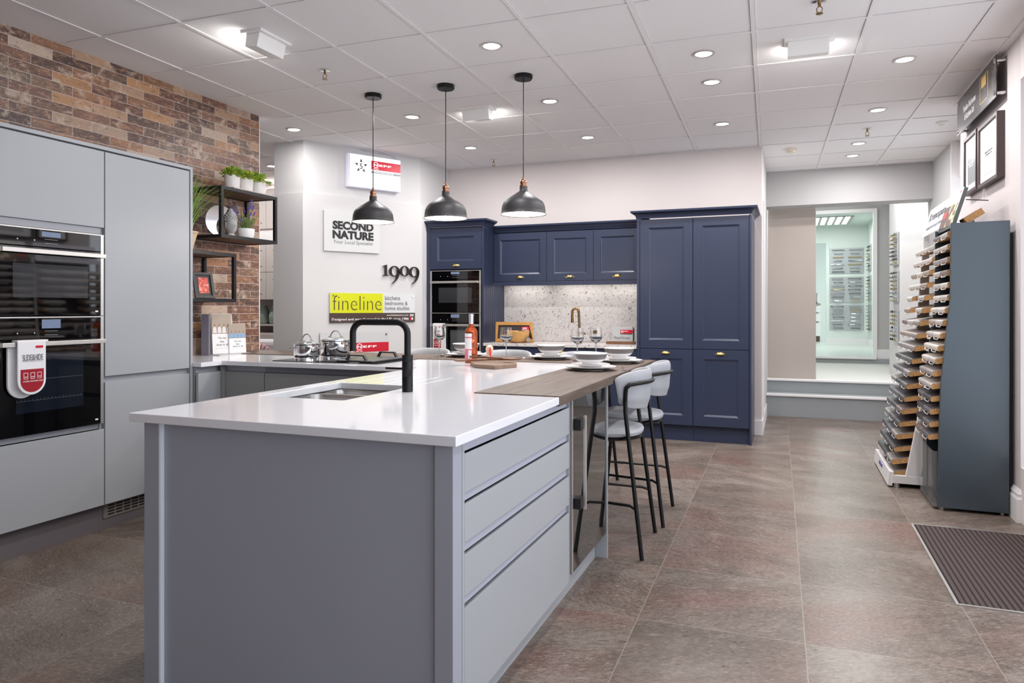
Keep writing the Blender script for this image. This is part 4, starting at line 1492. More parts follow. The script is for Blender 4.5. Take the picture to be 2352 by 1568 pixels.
label_patch('label_top', PAPER, 215, 300, .165, .186, .0409)
label_patch('label_rose_band', pm('rose_label', 'd9808c', .5), 215, 300, .156, .165, .0409)
label_patch('label_middle', PAPER, 215, 300, .088, .156, .0409)
label_patch('label_lower', pm('rose_label_lower', 'd9788c', .5), 215, 300, .024, .088, .0409)
lb = label_patch('label_barcode_field', PAPER, 268, 298, .030, .080, .0411)
bars = MB()
for k in range(8):
    z = .9005 + .036 + k * .0045
    a0, a1 = R(275), R(291)
    bars.add([(bx + .0413 * math.cos(a0), by + .0413 * math.sin(a0), z), (bx + .0413 * math.cos(a1), by + .0413 * math.sin(a1), z), (bx + .0413 * math.cos(a1), by + .0413 * math.sin(a1), z + .0015), (bx + .0413 * math.cos(a0), by + .0413 * math.sin(a0), z + .0015)], [(0, 1, 2, 3)])
obj('barcode', bars, INK, lb)

# stamp, board, spoons
st = thing('wooden_biscuit_press', 'pale wooden press with a round knob standing on the bar', 'kitchen tool', (-1.83, 4.30, .905))
obj('knob', MB().lathe([(.001, .006), (.017, .006), (.016, .03), (.0225, .052), (.026, .072), (.022, .088), (.012, .097), (.001, .099)], (-1.845, 4.30, ZT), 28), BEECH, st, smooth=True)
obj('round_base', MB().lathe([(.001, 0), (.048, 0), (.049, .004), (.047, .008), (.001, .009)], (-1.835, 4.30, ZT), 32), BEECH, st, smooth=True)
tb = MB().tube([(-1.832, 4.282, .99), (-1.825, 4.276, .965), (-1.824, 4.272, .94), (-1.815, 4.262, .915)], .0035, 6).tube([(-1.838, 4.279, .985), (-1.832, 4.268, .955), (-1.812, 4.258, .916)], .003, 6)
for k in range(7):
    tb.tube([(-1.822, 4.270, .935), (-1.822 + (k - 2) * .006, 4.262 - .002 * (k % 2), .915)], .002, 5)
obj('red_tassel', tb, pm('red_cord', 'd01822', .6), st, smooth=True)
cb = thing('chopping_board', 'angular brown-grey wooden chopping board on the white worktop', 'chopping board', (-1.69, 3.93, .90))
bp_ = [(-1.70, 3.745), (-1.55, 3.69), (-1.485, 3.86), (-1.56, 4.06), (-1.72, 4.16), (-1.82, 4.08), (-1.80, 3.90)]
obj('board', MB().prism(bp_, .9005, .9225), ACACIA, cb, bevel=.002)


def spoon(label, p0, p1, z, w):
    d = Vector((p1[0] - p0[0], p1[1] - p0[1], 0))
    L = d.length
    t = thing('wooden_spoon', label, 'wooden spoon', (*p0, z), 'wooden spoons on the board', math.atan2(d.y, d.x))
    obj('handle', MB().tube([(.05, 0, .008), (L * .5, 0, .011), (L, 0, .012)], .005, 10, radii=[.006, .005, .0065]), SPOONW, t, local=True, smooth=True)
    obj('bowl', MB().ball((.035, 0, .008), .042, w, .008, 14), SPOONW, t, local=True, smooth=True)


spoon('dark wooden spoon lying across the board, bowl towards the bottle', (-1.885, 3.86), (-1.53, 4.05), .9235, .026)
spoon('dark wooden serving spoon across the board, bowl towards the corner plates', (-1.53, 3.93), (-1.84, 3.98), .9355, .028)

# ---------------------------------------------------------------- bar stools
def stool():
    """origin on the floor under the seat, back towards +X"""
    t = thing('bar_stool', '', 'bar stool', (0, 0, 0), 'grey padded bar stools with black legs')
    for s in (-1, 1):
        pts = [(.215, s * .232, 0), (.165, s * .205, .40), (.125, s * .188, .72), (.125, s * .190, .78), (.135, s * .196, .83), (.15, s * .193, .853), (.178, s * .165, .862)]
        obj('rear_leg', MB().tube(pts[:4], .0108, 12), BLKM, t, local=True, smooth=True)
        obj('front_leg', MB().tube([(-.21, s * .20, 0), (-.15, s * .165, .575)], .0108, 12), BLKM, t, local=True, smooth=True)
        obj('side_stretcher', MB().tube([(.186, s * .216, .24), (.15, s * .20, .255), (-.17, s * .175, .265), (-.18, s * .17, .265)], .007, 10), BLKM, t, local=True, smooth=True)
    loop = [(.125, -.190, .775), (.128, -.197, .82), (.132, -.199, .845), (.150, -.196, .862), (.182, -.165, .866), (.212, -.11, .868), (.228, -.05, .868), (.232, 0, .868), (.228, .05, .868), (.212, .11, .868), (.182, .165, .866), (.150, .196, .862), (.132, .199, .845), (.128, .197, .82), (.125, .190, .775)]
    obj('back_loop', MB().tube(loop, .0108, 12), BLKM, t, local=True, smooth=True)
    ring = [(.13 * 0 + .17 * math.cos(R(a)), .165 * math.sin(R(a)), .575) for a in range(0, 360, 15)]
    obj('seat_ring', MB().tube(ring, .009, 8, closed=True).tube([(.143, -.19, .60), (.10, -.15, .578)], .008, 8).tube([(.143, .19, .60), (.10, .15, .578)], .008, 8), BLKM, t, local=True, smooth=True)
    obj('front_stretcher', MB().tube([(-.185, -.18, .265), (-.185, .18, .265)], .007, 10), BLKM, t, local=True, smooth=True)
    # seat pad: rounded, 40 cm
    prof = []
    n = 28
    vs, fs = [], []
    lay = [(.86, .582), (1.0, .592), (1.02, .607), (.97, .622), (.80, .630), (.4, .634)]
    for sc, z in lay:
        for k in range(n):
            a = 2 * math.pi * k / n
            ex = 2.7
            cx, sy = math.cos(a), math.sin(a)
            rr = 1.0 / ((abs(cx) ** ex + abs(sy) ** ex) ** (1 / ex))
            vs.append((-.01 + .190 * sc * rr * cx, .190 * sc * rr * sy, z))
    for i in range(len(lay) - 1):
        for k in range(n):
            fs.append((i * n + k, i * n + (k + 1) % n, (i + 1) * n + (k + 1) % n, (i + 1) * n + k))
    fs += [tuple(range(n)), tuple((len(lay) - 1) * n + k for k in range(n))]
    obj('seat', MB().add(vs, fs), LEATH, t, local=True, smooth=True)
    # wrap-around back shell
    nu, nv = 22, 9
    vs, fs = [], []
    for side in (0, 1):
        for j in range(nv + 1):
            v = j / nv
            for i in range(nu + 1):
                uu = -1 + 2 * i / nu
                ang_ = uu * R(74 - 7 * (1 - v))
                rad = .205 - (.034 if side else 0)
                flute = .004 * abs(math.sin(i * math.pi / 2.0)) if side else 0
                x = .012 + (rad + .014 * v + flute) * math.cos(ang_) * 1.0
                y = (rad + .012 * v) * math.sin(ang_) * 1.06
                low_ = .735 + .012 * (1 - abs(uu)) * -1 + .03 * abs(uu) ** 6
                hi = .932 - .028 * abs(uu) ** 3 - .02 * abs(uu) ** 8
                bulge = .0
                z = low_ + (hi - low_) * v
                if v < .12 or v > .9:
                    e = .010 * (1 if side == 0 else -1)
                    x -= e * math.cos(ang_)
                    y -= e * math.sin(ang_)
                vs.append((x, y, z))
    W = nu + 1
    T = W * (nv + 1)
    for j in range(nv):
        for i in range(nu):
            a = j * W + i
            fs.append((a, a + 1, a + W + 1, a + W))
            fs.append((T + a, T + a + W, T + a + W + 1, T + a + 1))
    for i in range(nu):
        fs.append((i, T + i, T + i + 1, i + 1))
        a = nv * W + i
        fs.append((a, a + 1, T + a + 1, T + a))
    for j in range(nv):
        a = j * W
        fs.append((a, a + W, T + a + W, T + a))
        a = j * W + nu
        fs.append((a, T + a, T + a + W, a + W))
    b = obj('backrest', MB().add(vs, fs), LEATH, t, local=True, smooth=True)
    md = b.modifiers.new('soft', 'SUBSURF')
    md.levels = 1
    md.render_levels = 1
    return t


s0 = stool()
SP = [(-.905, 3.722, R(2), 'grey padded bar stool nearest the camera at the side of the timber bar'),
      (-.895, 4.292, R(2), 'grey padded bar stool at the outer corner of the timber bar'),
      (-1.40, 4.86, R(90), 'grey fluted stool back behind the place setting by the corner'),
      (-1.985, 4.86, R(90), 'grey fluted stool back behind the bar between bottle and spoon'),
      (-2.66, 4.86, R(90), 'grey fluted stool back behind the bar, in front of the navy ovens'),]
for i, (x, y, rz, lab) in enumerate(SP):
    c = s0 if i == 0 else copy_tree(s0)
    c.location = (x, y, 0)
    c.rotation_euler = (0, 0, rz)
    c['label'] = lab

# ---------------------------------------------------------------- signs on the angled wall
un = Vector((u.x, u.y, 0))
nn = Vector((u.y, -u.x, 0))
MSU = FR(SW0 + nn * .002, un, (0, 0, 1))                 # upper part of the wall
MSL = FR(Vector((-4.308, 5.548, 0)) + nn * .004, un, (0, 0, 1))   # lower, thicker part


def at(M, a, b, c=0.0):
    return tuple(M @ Vector((a, b, c)))


lb_ = thing('lightbox_sign', 'glowing white lightbox sign with a red brand strip and outlined star', 'sign', at(MSU, .74, 2.46, .03))
obj('case', MB(MSU).box(.43, 1.022, 2.452, 2.782, 0, .058), pm('lightbox_case', 'd9d8e2', .4, emit='dcdcff', es=.25), lb_, bevel=.004)
obj('face', MB(MSU).box(.455, 1.018, 2.468, 2.778, .058, .060), SIGNGLOW, lb_)
obj('red_strip', MB(MSU).box(.684, 1.018, 2.647, 2.737, .060, .0615), SIGNRED, lb_)
obj('grey_strip', MB(MSU).box(.684, 1.018, 2.612, 2.633, .060, .0615), SIGNGREY, lb_)
e = MB()
Mf = MSU @ Matrix.Translation((0, 0, .0615))
logo(e, Mf, .704, 2.655, .073, .215)
text(e, 'COOKING PASSION SINCE 1877', Mf, .702, 2.617, .235, .011, .0008, .02)
obj('lettering', e, pm('glowing_letters', 'ffffff', .4, emit='ffffff', es=0.5), lb_)
stb = MB(MSU @ Matrix.Translation((.572, 2.668, .0602)))
for k in range(5):
    a = R(90 + 72 * k)
    tip = (.072 * math.cos(a), .072 * math.sin(a))
    for s_ in (-1, 1):
        b = a + s_ * R(19)
        q = (.043 * math.cos(b), .043 * math.sin(b))
        dx, dy = q[0] - tip[0], q[1] - tip[1]
        L = math.hypot(dx, dy)
        px, py = -dy / L * .011 * s_, dx / L * .011 * s_
        stb.prism([(tip[0], tip[1]), (q[0], q[1]), (q[0] + px, q[1] + py), (tip[0] + dx * .25 + px, tip[1] + dy * .25 + py)], 0, .0012)
obj('star_outline', stb, pm('star_grey', '55585c', .4), lb_)
fv = MB()
text(fv, '5', Mf, .556, 2.638, .032, .055, .0005, .012)
obj('numeral', fv, MATS['star_grey'], lb_)
obj('cable', MB().tube([at(MSU, .99, 2.775, .03), at(MSU, .985, 2.81, .012), at(MSU, .95, 2.83, .006), at(MSU, .60, 2.838, .006)], .003, 6), pm('pale_cable', 'bdbab6', .5), lb_, smooth=True)

sn = thing('specialist_sign', 'pale square board with two bold black words above a small slogan', 'sign', at(MSL, .5, 1.8, .02))
obj('board', MB(MSL).box(.205, .803, 1.806, 2.200, 0, .016), pm('sign_board_pale', 'd5d5d5', .3), sn, bevel=.002)
Mf = MSL @ Matrix.Translation((0, 0, .0162))
e = MB()
text(e, 'SECOND', Mf, .292, 2.022, .442, .083, .002, .05)
text(e, 'NATURE', Mf, .292, 1.930, .442, .083, .002, .05)
obj('bold_lettering', e, INK, sn)
e = MB()
text(e, 'Your Local Specialist', Mf, .300, 1.873, .428, .046, .001, 0)
obj('small_lettering', e, INKG, sn)

# serif numerals, each cut out
nm = thing('number_sign', 'four dark serif numerals mounted on the white wall', 'sign', at(MSL, 1.05, 1.52, .01))
Mn9 = MSL @ Matrix.Translation((0, 0, .008))


def ringpoly(cx, cyy, ro, rh, wi, hi_, n=28):
    o_ = [(cx + ro * math.cos(2 * math.pi * k / n), cyy + rh * math.sin(2 * math.pi * k / n)) for k in range(n)]
    i_ = [(cx + wi * math.cos(2 * math.pi * k / n), cyy + hi_ * math.sin(2 * math.pi * k / n)) for k in range(n)]
    return o_, i_


def ringmesh(mb, o_, i_, d):
    n = len(o_)
    vs = [(p[0], p[1], 0) for p in o_] + [(p[0], p[1], 0) for p in i_] + [(p[0], p[1], d) for p in o_] + [(p[0], p[1], d) for p in i_]
    fs = []
    for k in range(n):
        j = (k + 1) % n
        fs += [(k, j, n + j, n + k), (2 * n + k, 3 * n + k, 3 * n + j, 2 * n + j), (k, 2 * n + k, 2 * n + j, j), (n + k, n + j, 3 * n + j, 3 * n + k)]
    mb.add(vs, fs)


d = .014
x0 = .832
m1 = MB(Mn9)
m1.prism([(x0 + .012, 1.583), (x0 + .075, 1.583), (x0 + .075, 1.59), (x0 + .056, 1.594), (x0 + .056, 1.694), (x0 + .05, 1.697), (x0 + .008, 1.682), (x0 + .008, 1.676), (x0 + .032, 1.676), (x0 + .032, 1.594), (x0 + .012, 1.59)], 0, d)
obj('numeral_one', m1, pm('dark_brown_metal', '2b201e', .35, .3), nm)


def nine(cx, name):
    m = MB(Mn9)
    o_, i_ = ringpoly(cx, 1.632, .060, .056, .034, .046)
    ringmesh(m, o_, i_, d)
    tail = []
    for k in range(13):
        a = R(8 - 78 * k / 12)
        tail.append((cx - .05 + .110 * math.cos(a), 1.632 + .125 * math.sin(a)))
    inn = []
    for k in range(13):
        a = R(8 - 78 * k / 12)
        w_ = .030 * (1 - k / 12) ** .7 + .003
        inn.append((cx - .05 + (.110 - w_) * math.cos(a), 1.632 + (.125 - w_) * math.sin(a)))
    for k in range(12):
        m.prism([tail[k], tail[k + 1], inn[k + 1], inn[k]], 0, d)
    m.prism([(cx + .0 - .030, 1.510), (cx - .012, 1.522), (cx - .004, 1.514), (cx - .03, 1.505)], 0, d)
    return obj(name, m, MATS['dark_brown_metal'], nm)


nine(.975, 'numeral_nine')
m0 = MB(Mn9)
o_, i_ = ringpoly(1.095, 1.638, .056, .055, .030, .047)
ringmesh(m0, o_, i_, d)
obj('numeral_zero', m0, MATS['dark_brown_metal'], nm)
nine(1.212, 'numeral_nine')

fs_ = thing('company_wall_sign', 'glossy wall panel with thin lettering on lime green above a brown band', 'sign', at(MSL, .75, 1.11, .02))
obj('pale_panel', MB(MSL).box(.265, 1.222, 1.20, 1.402, .006, .012), pm('panel_pale_gloss', 'd9d9da', .12), fs_)
obj('lime_panel', MB(MSL).box(.27, .842, 1.203, 1.400, .012, .0135), LIME, fs_)
obj('brown_band', MB(MSL).box(.265, 1.222, 1.108, 1.203, .006, .0135), BROWNP, fs_)
Mf = MSL @ Matrix.Translation((0, 0, .0138))
e = MB()
text(e, 'fineline', Mf, .295, 1.23, .53, .145, .0012, -.019)
obj('large_lettering', e, BROWNP, fs_)
e = MB()
text(e, 'kitchens', Mf, .868, 1.335, .175, .042, .001)
text(e, 'bedrooms &', Mf, .868, 1.283, .265, .040, .001)
text(e, 'home studies', Mf, .868, 1.232, .285, .040, .001)
obj('grey_lettering', e, INKG, fs_)
e = MB()
text(e, 'Designed and manufactured in the UK since 1986', Mf, .285, 1.122, .86, .032, .001, .008)
text(e, 'www.finelineinteriors.co.uk', Mf, .885, 1.172, .255, .016, .001, .004)
obj('white_lettering', e, WINK, fs_)
ck = MB(Mf)
for k in range(2):
    o_, i_ = ringpoly(1.170 + k * .024, 1.178, .012, .012, .006, .006, 14)
    n = len(o_)
    ck.add([(p[0], p[1], .001) for p in o_] + [(p[0], p[1], .001) for p in i_], [(q, (q + 1) % n, n + (q + 1) % n, n + q) for q in range(n)])
ck.prism([(1.188 + .011 * math.cos(2 * math.pi * q / 12), 1.142 + .013 * math.sin(2 * math.pi * q / 12)) for q in range(12)], 0, .001)
obj('owl_mark_white', ck, WINK, fs_)
ck = MB(Mf).prism([(1.158, 1.155), (1.18, 1.158), (1.183, 1.128), (1.168, 1.125), (1.158, 1.138)], 0, .001)
obj('owl_mark_red', ck, RED, fs_)
for a, b in ((.30, 1.374), (1.197, 1.374), (.30, 1.135)):
    obj('stud', MB(MSL).lathe([(.001, .02), (.009, .02), (.010, .016), (.010, .0)], (a, b, 0), 14), CHROME, fs_, smooth=True)

ns = thing('acrylic_wall_sign', 'frosted acrylic wall panel with a red brand strip behind the steel pans', 'sign', at(MSL, .54, .80, .02))
obj('panel', MB(MSL).box(.165, .91, .77, 1.012, .008, .014), pm('acrylic_grey', 'cfcfd0', .15), ns)
obj('red_strip', MB(MSL).box(.525, .908, .812, .906, .014, .0155), RED, ns)
e = MB()
logo(e, MSL @ Matrix.Translation((0, 0, .0158)), .545, .819, .080, .235)
obj('emblem', e, WINK, ns)
obj('stud', MB(MSL).lathe([(.001, .022), (.009, .022), (.010, .018), (.010, .0)], (.878, .985, 0), 14), CHROME, ns, smooth=True)

# ---------------------------------------------------------------- wall shelves
XB, XS = -4.128, -3.82


def wall_shelf(label, y0, y1, z0, z1):
    t = thing('wall_shelf', label, 'wall shelf', (XB, (y0 + y1) / 2, z0), 'black framed box shelves on the brick wall')
    b = .024
    mb = MB()
    for y in (y0, y1 - b):
        mb.box(XS - b, XS, y, y + b, z0, z1)
        mb.box(XB, XB + b, y, y + b, z0, z1)
        for z in (z0, z1 - b):
            mb.box(XB + b, XS - b, y, y + b, z, z + b)
    for x in (XB, XS - b):
        for z in (z0, z1 - b):
            mb.box(x, x + b, y0 + b, y1 - b, z, z + b)
    obj('frame', mb, BLACK, t)
    obj('top_board', MB().box(XB + b, XS - b, y0 + b, y1 - b, z1 - .020, z1 - .004), OAKS, t)
    obj('bottom_board', MB().box(XB + b, XS - b, y0 + b, y1 - b, z0 + .004, z0 + .020), OAKS, t)
    return t


wall_shelf('upper black framed box shelf with wooden boards on the brick wall', 4.00, 4.60, 1.76, 2.135)
wall_shelf('lower black framed box shelf on the brick wall, partly behind the grey cupboard', 3.55, 4.15, 1.292, 1.65)


def leaf_cluster(mb, cx, cyy, cz, R0, n, size, mi=0, zs=.8):
    for k in range(n):
        a = random.uniform(0, 6.283)
        e_ = random.uniform(-.15, 1.3)
        r = R0 * random.uniform(.45, 1)
        p = Vector((cx + r * math.cos(a) * math.cos(e_), cyy + r * math.sin(a) * math.cos(e_), cz + r * math.sin(e_) * zs))
        d = Vector((math.cos(a) * math.cos(e_), math.sin(a) * math.cos(e_), math.sin(e_) + .3)).normalized()
        s1 = d.cross(Vector((0, 0, 1)))
        s1 = s1.normalized() if s1.length > .01 else Vector((1, 0, 0))
        nrm = s1.cross(d)
        L = size * random.uniform(.7, 1.25)
        w = L * .42
        m_ = random.choice((0, 0, 1)) if mi == 0 else mi
        mb.add([p, p + d * L * .4 + s1 * w + nrm * L * .1, p + d * L, p + d * L * .4 - s1 * w + nrm * L * .1, p + d * L * .5 - nrm * L * .06], [(0, 1, 4), (1, 2, 4), (2, 3, 4), (3, 0, 4)], m_)


LEAFY = pm('yellow_green_leaf', 'b3c130', .45, noise=.2, nscale=60)
tray = obj('pot_tray', MB().box(-4.00, -3.84, 4.145, 4.60, 2.137, 2.147), pm('pale_tray', 'cbbcb2', .5), label='thin pale tray under the three marble pots on the upper shelf', cat='tray')
for i, (y, lab) in enumerate(((4.215, 'marble-effect pot of bright green leaves, nearest of three on the tray'), (4.355, 'marble-effect pot of green leaves in the middle of the tray'), (4.495, 'marble-effect pot of green leaves at the free end of the tray'))):
    t = thing('leafy_pot_plant', lab, 'potted plant', (-3.92, y, 2.147), 'small leafy plants on the upper shelf')
    obj('pot', MB().lathe([(.001, 0), (.050, 0), (.056, .10), (.052, .10), (.048, .085), (.001, .085)], (-3.92, y, 2.1475), 28, sy=1.12), MARBLE, t, smooth=True)
    m = MB()
    leaf_cluster(m, -3.92, y, 2.235, .085, 150, .034, 0, .75)
    obj('leaves', m, [LEAFG, LEAFY], t)

bd = thing('stone_head_ornament', 'pale stone serene head set on a curved chrome disc', 'ornament', (-3.96, 4.16, 1.781))
n1, n2 = 22, 18
vs, fs = [], []
for j in range(n2 + 1):
    v = j / n2
    z = v
    ph = math.pi * v
    for i in range(n1):
        a = 2 * math.pi * i / n1
        rr = math.sin(ph) ** .8
        rx, ry = .052 * rr, .043 * rr
        zz = .10 - .085 * math.cos(ph)
        x, y = rx * math.cos(a), ry * math.sin(a)
        f = max(0, math.cos(a)) ** 9          # face towards +X local
        x += f * (.022 * math.exp(-((zz - .080) / .013) ** 2) + .006 * math.exp(-((zz - .052) / .006) ** 2) + .008 * math.exp(-((zz - .034) / .01) ** 2) - .006 * math.exp(-((zz - .106) / .008) ** 2))
        if zz < .035:
            x, y = x * .85, y * .85
        if zz > .135:
            x, y = x * .95 + .0025 * math.sin(9 * a), y * .95
        if zz > .165:
            zz += .012
        vs.append((x, y, zz))
for j in range(n2):
    for i in range(n1):
        fs.append((j * n1 + i, j * n1 + (i + 1) % n1, (j + 1) * n1 + (i + 1) % n1, (j + 1) * n1 + i))
Mb = Matrix.Translation((-3.925, 4.205, 1.785)) @ Matrix.Rotation(R(-12), 4, 'Z')
hm_ = MB(Mb).add(vs, fs)
hm_.ball((-.002, 0, .197), .019, .018, .017, 12)
for s_ in (-1, 1):
    hm_.ball((0, s_ * .043, .085), .008, .005, .026, 10)
    hm_.ball((.036, s_ * .020, .098), .010, .010, .0045, 10)
hm_.ball((.044, 0, .052), .008, .013, .004, 10)
for k in range(60):
    th_, ph_2 = k * 2.399, .25 + 1.15 * math.sqrt(k / 60)
    hm_.ball((-.004 + .053 * math.sin(ph_2) * math.cos(th_), .045 * math.sin(ph_2) * math.sin(th_), .108 + .082 * math.cos(ph_2)), .0075, n=6)
hm_.lathe([(.001, 0), (.034, 0), (.033, .012), (.024, .022), (.022, .04)], (0, 0, -.003), 20)
obj('head', hm_, STONE, bd, smooth=True)
dsc = MB(FR((-3.985, 4.150, 1.782), (.42, 1, 0), (0, 0, 1)))
o_ = [(.11 * math.cos(2 * math.pi * k / 40), .118 + .117 * math.sin(2 * math.pi * k / 40)) for k in range(40)]
i_ = [(.015 + .045 * math.cos(2 * math.pi * k / 40), .075 + .07 * math.sin(2 * math.pi * k / 40)) for k in range(40)]
ringmesh(dsc, o_, i_, .022)
obj('chrome_disc', dsc, CHROME, bd, smooth=True)

lv = thing('lavender_pot', 'white bowl pot of purple lavender on the upper shelf', 'potted plant', (-3.90, 4.335, 1.781))
obj('pot', MB().lathe([(.001, 0), (.052, 0), (.062, .02), (.067, .075), (.063, .076), (.058, .065), (.001, .062)], (-3.90, 4.335, 1.782), 32), PORC, lv, smooth=True)
sm_, fm = MB(), MB()
for k in range(70):
    a, e_ = random.uniform(0, 6.283), random.uniform(.75, 1.5)
    L = random.uniform(.06, .15)
    p0_ = Vector((-3.90 + .03 * math.cos(a) * random.random(), 4.335 + .03 * math.sin(a) * random.random(), 1.845))
    d_ = Vector((math.cos(a) * math.cos(e_), math.sin(a) * math.cos(e_), math.sin(e_)))
    sm_.tube([p0_, p0_ + d_ * L], .0016, 4, radii=[.002, .0008])
    s_ = d_.cross(Vector((.3, .2, 1))).normalized()
    for q in (.3, .55, .8):
        sm_.add([p0_ + d_ * L * q, p0_ + d_ * L * (q + .18) + s_ * .014, p0_ + d_ * L * (q + .3) + s_ * .009], [(0, 1, 2)])
for a, e_, L in ((.2, 1.35, .17), (1.6, .95, .15), (2.1, 1.1, .17), (-1.6, .9, .14), (-1.2, .55, .11), (-2.0, 1.05, .16), (1.2, 1.25, .17), (-1.7, .4, .10), (.9, 1.4, .2), (-.3, 1.05, .11), (2.6, 1.3, .14)):
    p0_ = Vector((-3.90, 4.335, 1.845))
    d_ = Vector((math.cos(a) * math.cos(e_), math.sin(a) * math.cos(e_), math.sin(e_)))
    sm_.tube([p0_, p0_ + d_ * L], .0015, 5)
    for q in range(16):
        z_ = L + .045 * q / 16
        s_ = Vector((random.uniform(-1, 1), random.uniform(-1, 1), random.uniform(-.5, .5)))
        c_ = p0_ + d_ * z_ + s_ * .0065
        fm.ball(tuple(c_), .0042, n=6)
obj('stems', sm_, LAVS, lv)
obj('flowers', fm, LAVM, lv)

gp = thing('grass_pot', 'ribbed sand-coloured pot of tall ornamental grass on the lower shelf', 'potted plant', (-3.94, 3.79, 1.652))
pr = [(.001, 0), (.045, 0)]
for k in range(12):
    r_ = .046 + .028 * (k / 11)
    pr += [(r_, .006 + k * .0095), (r_ + .003, .011 + k * .0095)]
pr += [(.082, .121), (.082, .132), (.074, .132), (.07, .118), (.001, .115)]
obj('pot', MB().lathe(pr, (-3.94, 3.79, 1.653), 28), TERRA, gp, smooth=True)
gm_ = MB()
for k in range(260):
    a = random.uniform(0, 6.283)
    lean = random.uniform(.05, .75) * (1 if math.sin(a) > -.3 else .4)
    L = random.uniform(.30, .50)
    p = Vector((-3.94 + random.uniform(-.03, .03), 3.79 + random.uniform(-.03, .03), 1.765))
    w = Vector((-math.sin(a), math.cos(a), 0)) * .0044
    prev = None
    for q in range(5):
        t_ = q / 4
        c_ = p + Vector((math.cos(a) * lean * L * t_ ** 1.6, math.sin(a) * lean * L * t_ ** 1.6, L * t_ * (1 - .45 * lean * t_)))
        if c_.y > 3.975 and c_.z > 1.73:
            c_.x = max(c_.x, -3.795)
        c_.x = max(c_.x, -4.115)
        ww = w * (1 - t_ * .85)
        cur = (c_ - ww, c_ + ww)
        if prev:
            gm_.add([prev[0], prev[1], cur[1], cur[0]], [(0, 1, 2, 3)])
        prev = cur
obj('grass_blades', gm_, GRASSM, gp)

ph_ = thing('small_photo_frame', 'small black frame with a red picture on the lower shelf', 'picture frame', (-3.92, 3.90, 1.314))
Mp_ = FR((-3.865, 3.80, 1.317), (0.30, 1, 0), (-.22, .05, 1))
fb = MB(Mp_)
W_, H_ = .145, .185
fb.box(0, W_, 0, .018, 0, .014).box(0, W_, H_ - .018, H_, 0, .014).box(0, .018, .018, H_ - .018, 0, .014).box(W_ - .018, W_, .018, H_ - .018, 0, .014)
obj('frame', fb, BLACK, ph_)
obj('mount', MB(Mp_).box(.018, W_ - .018, .018, H_ - .018, .002, .006), pm('black_mount', '1d1418', .5), ph_)
gq = G('red_abstract_print', .4)
xx, yy_, zz_ = gq.pos(True)
gq.color(gq.ramp(gq.noise(gq.vec(xx, yy_, zz_), 30.0, 4, .6, 1.0), [(.35, '8f1410'), (.5, 'd2361c'), (.58, 'e9a58a'), (.68, '3b1512')]))
obj('picture', MB(Mp_).box(.036, W_ - .036, .036, H_ - .036, .006, .007), MATS['red_abstract_print'], ph_)
tg_ = thing('hanging_tag', 'white shop tag with a dark loop behind the small photo frame', 'tag', (-4.02, 3.86, 1.315))
obj('card', MB().box(-4.03, -4.02, 3.78, 3.915, 1.316, 1.555), PAPER, tg_, bevel=.001)
obj('loop', MB().tube([(-4.012, 3.84 + .017 * math.cos(R(a)), 1.545 + .022 * math.sin(R(a))) for a in range(150, 400, 25)], .003, 6), INK, tg_, smooth=True)

# brochure stand
br = thing('brochure_stand', 'clear stand holding brochures upright on the worktop before the brick wall', 'brochure stand', (-4.0, 4.25, .90))
obj('back_plate', MB(FR((-4.04, 4.06, .902), (.12, 1, 0), (-.12, 0, 1))).box(0, .28, 0, .30, 0, .003), ACRYL, br)
obj('base', MB().box(-4.06, -3.885, 4.05, 4.375, .9005, .906), ACRYL, br)


def brochure(label, M, w, h, photo, peep):
    t = thing('brochure', label, 'brochure', at(M, w / 2, 0, 0), 'home studio brochures')
    obj('pages', MB(M).box(0, w, 0, h, 0, .006), PAPER, t)
    pc_ = obj('cover_photo', MB(M).box(0, w, h * .5, h - .001, .006, .0068), pm('cover_taupe', 'a89a8c', .4), t)
    e = MB()
    Mt = M @ Matrix.Translation((0, 0, .0062))
    text(e, 'The top', Mt, w * .28, h * .36, w * .42, h * .06)
    text(e, 'that', Mt, w * .38, h * .28, w * .22, h * .05)
    text(e, 'does it all', Mt, w * .2, h * .20, w * .6, h * .055)
    e.M = Mt
    e.box(w * .12, w * .85, h * .135, h * .138, 0, .0006)
    obj('lettering', e, INKG, t)
    for k in range(4):
        m = MB(M)
        cx = w * (.14 + .24 * k)
        m.prism([(cx - w * .10, h * .52), (cx + w * .10, h * .52), (cx + w * .08, h * .64), (cx + w * .02, h * .68), (cx - w * .02, h * .68), (cx - w * .08, h * .64)], .0068, .0074)
        obj('printed_shirt', m, pm('shirt_' + photo, 'e4dcdc' if photo == 'white' else '82a9cf', .5), pc_)
        m = MB(M)
        m.prism([(cx + w * .035 * math.cos(2 * math.pi * q / 10), h * .715 + h * .035 * math.sin(2 * math.pi * q / 10)) for q in range(10)], .0068, .0075)
        obj('printed_face', m, pm('print_skin', 'a8705a', .5), pc_)
    return t


brochure('white brochure with a cover photo of people in white, rear of the two', FR((-3.985, 4.085, .907), (.30, 1, 0), (-.10, .05, 1)), .155, .30, 'white', 0)
brochure('smaller white brochure with a cover photo of people in blue shirts', FR((-3.94, 4.205, .907), (.12, 1, 0), (-.07, .03, 1)), .155, .225, 'blue', 0)
brs = thing('grey_folder', 'slim grey folder at the side of the brochure stand', 'folder', (-4.0, 4.06, .90))
obj('cover', MB(FR((-4.03, 4.035, .907), (1, .35, 0), (0, 0, 1))).box(0, .055, 0, .295, 0, .02), pm('folder_grey', '77737f', .3), brs)

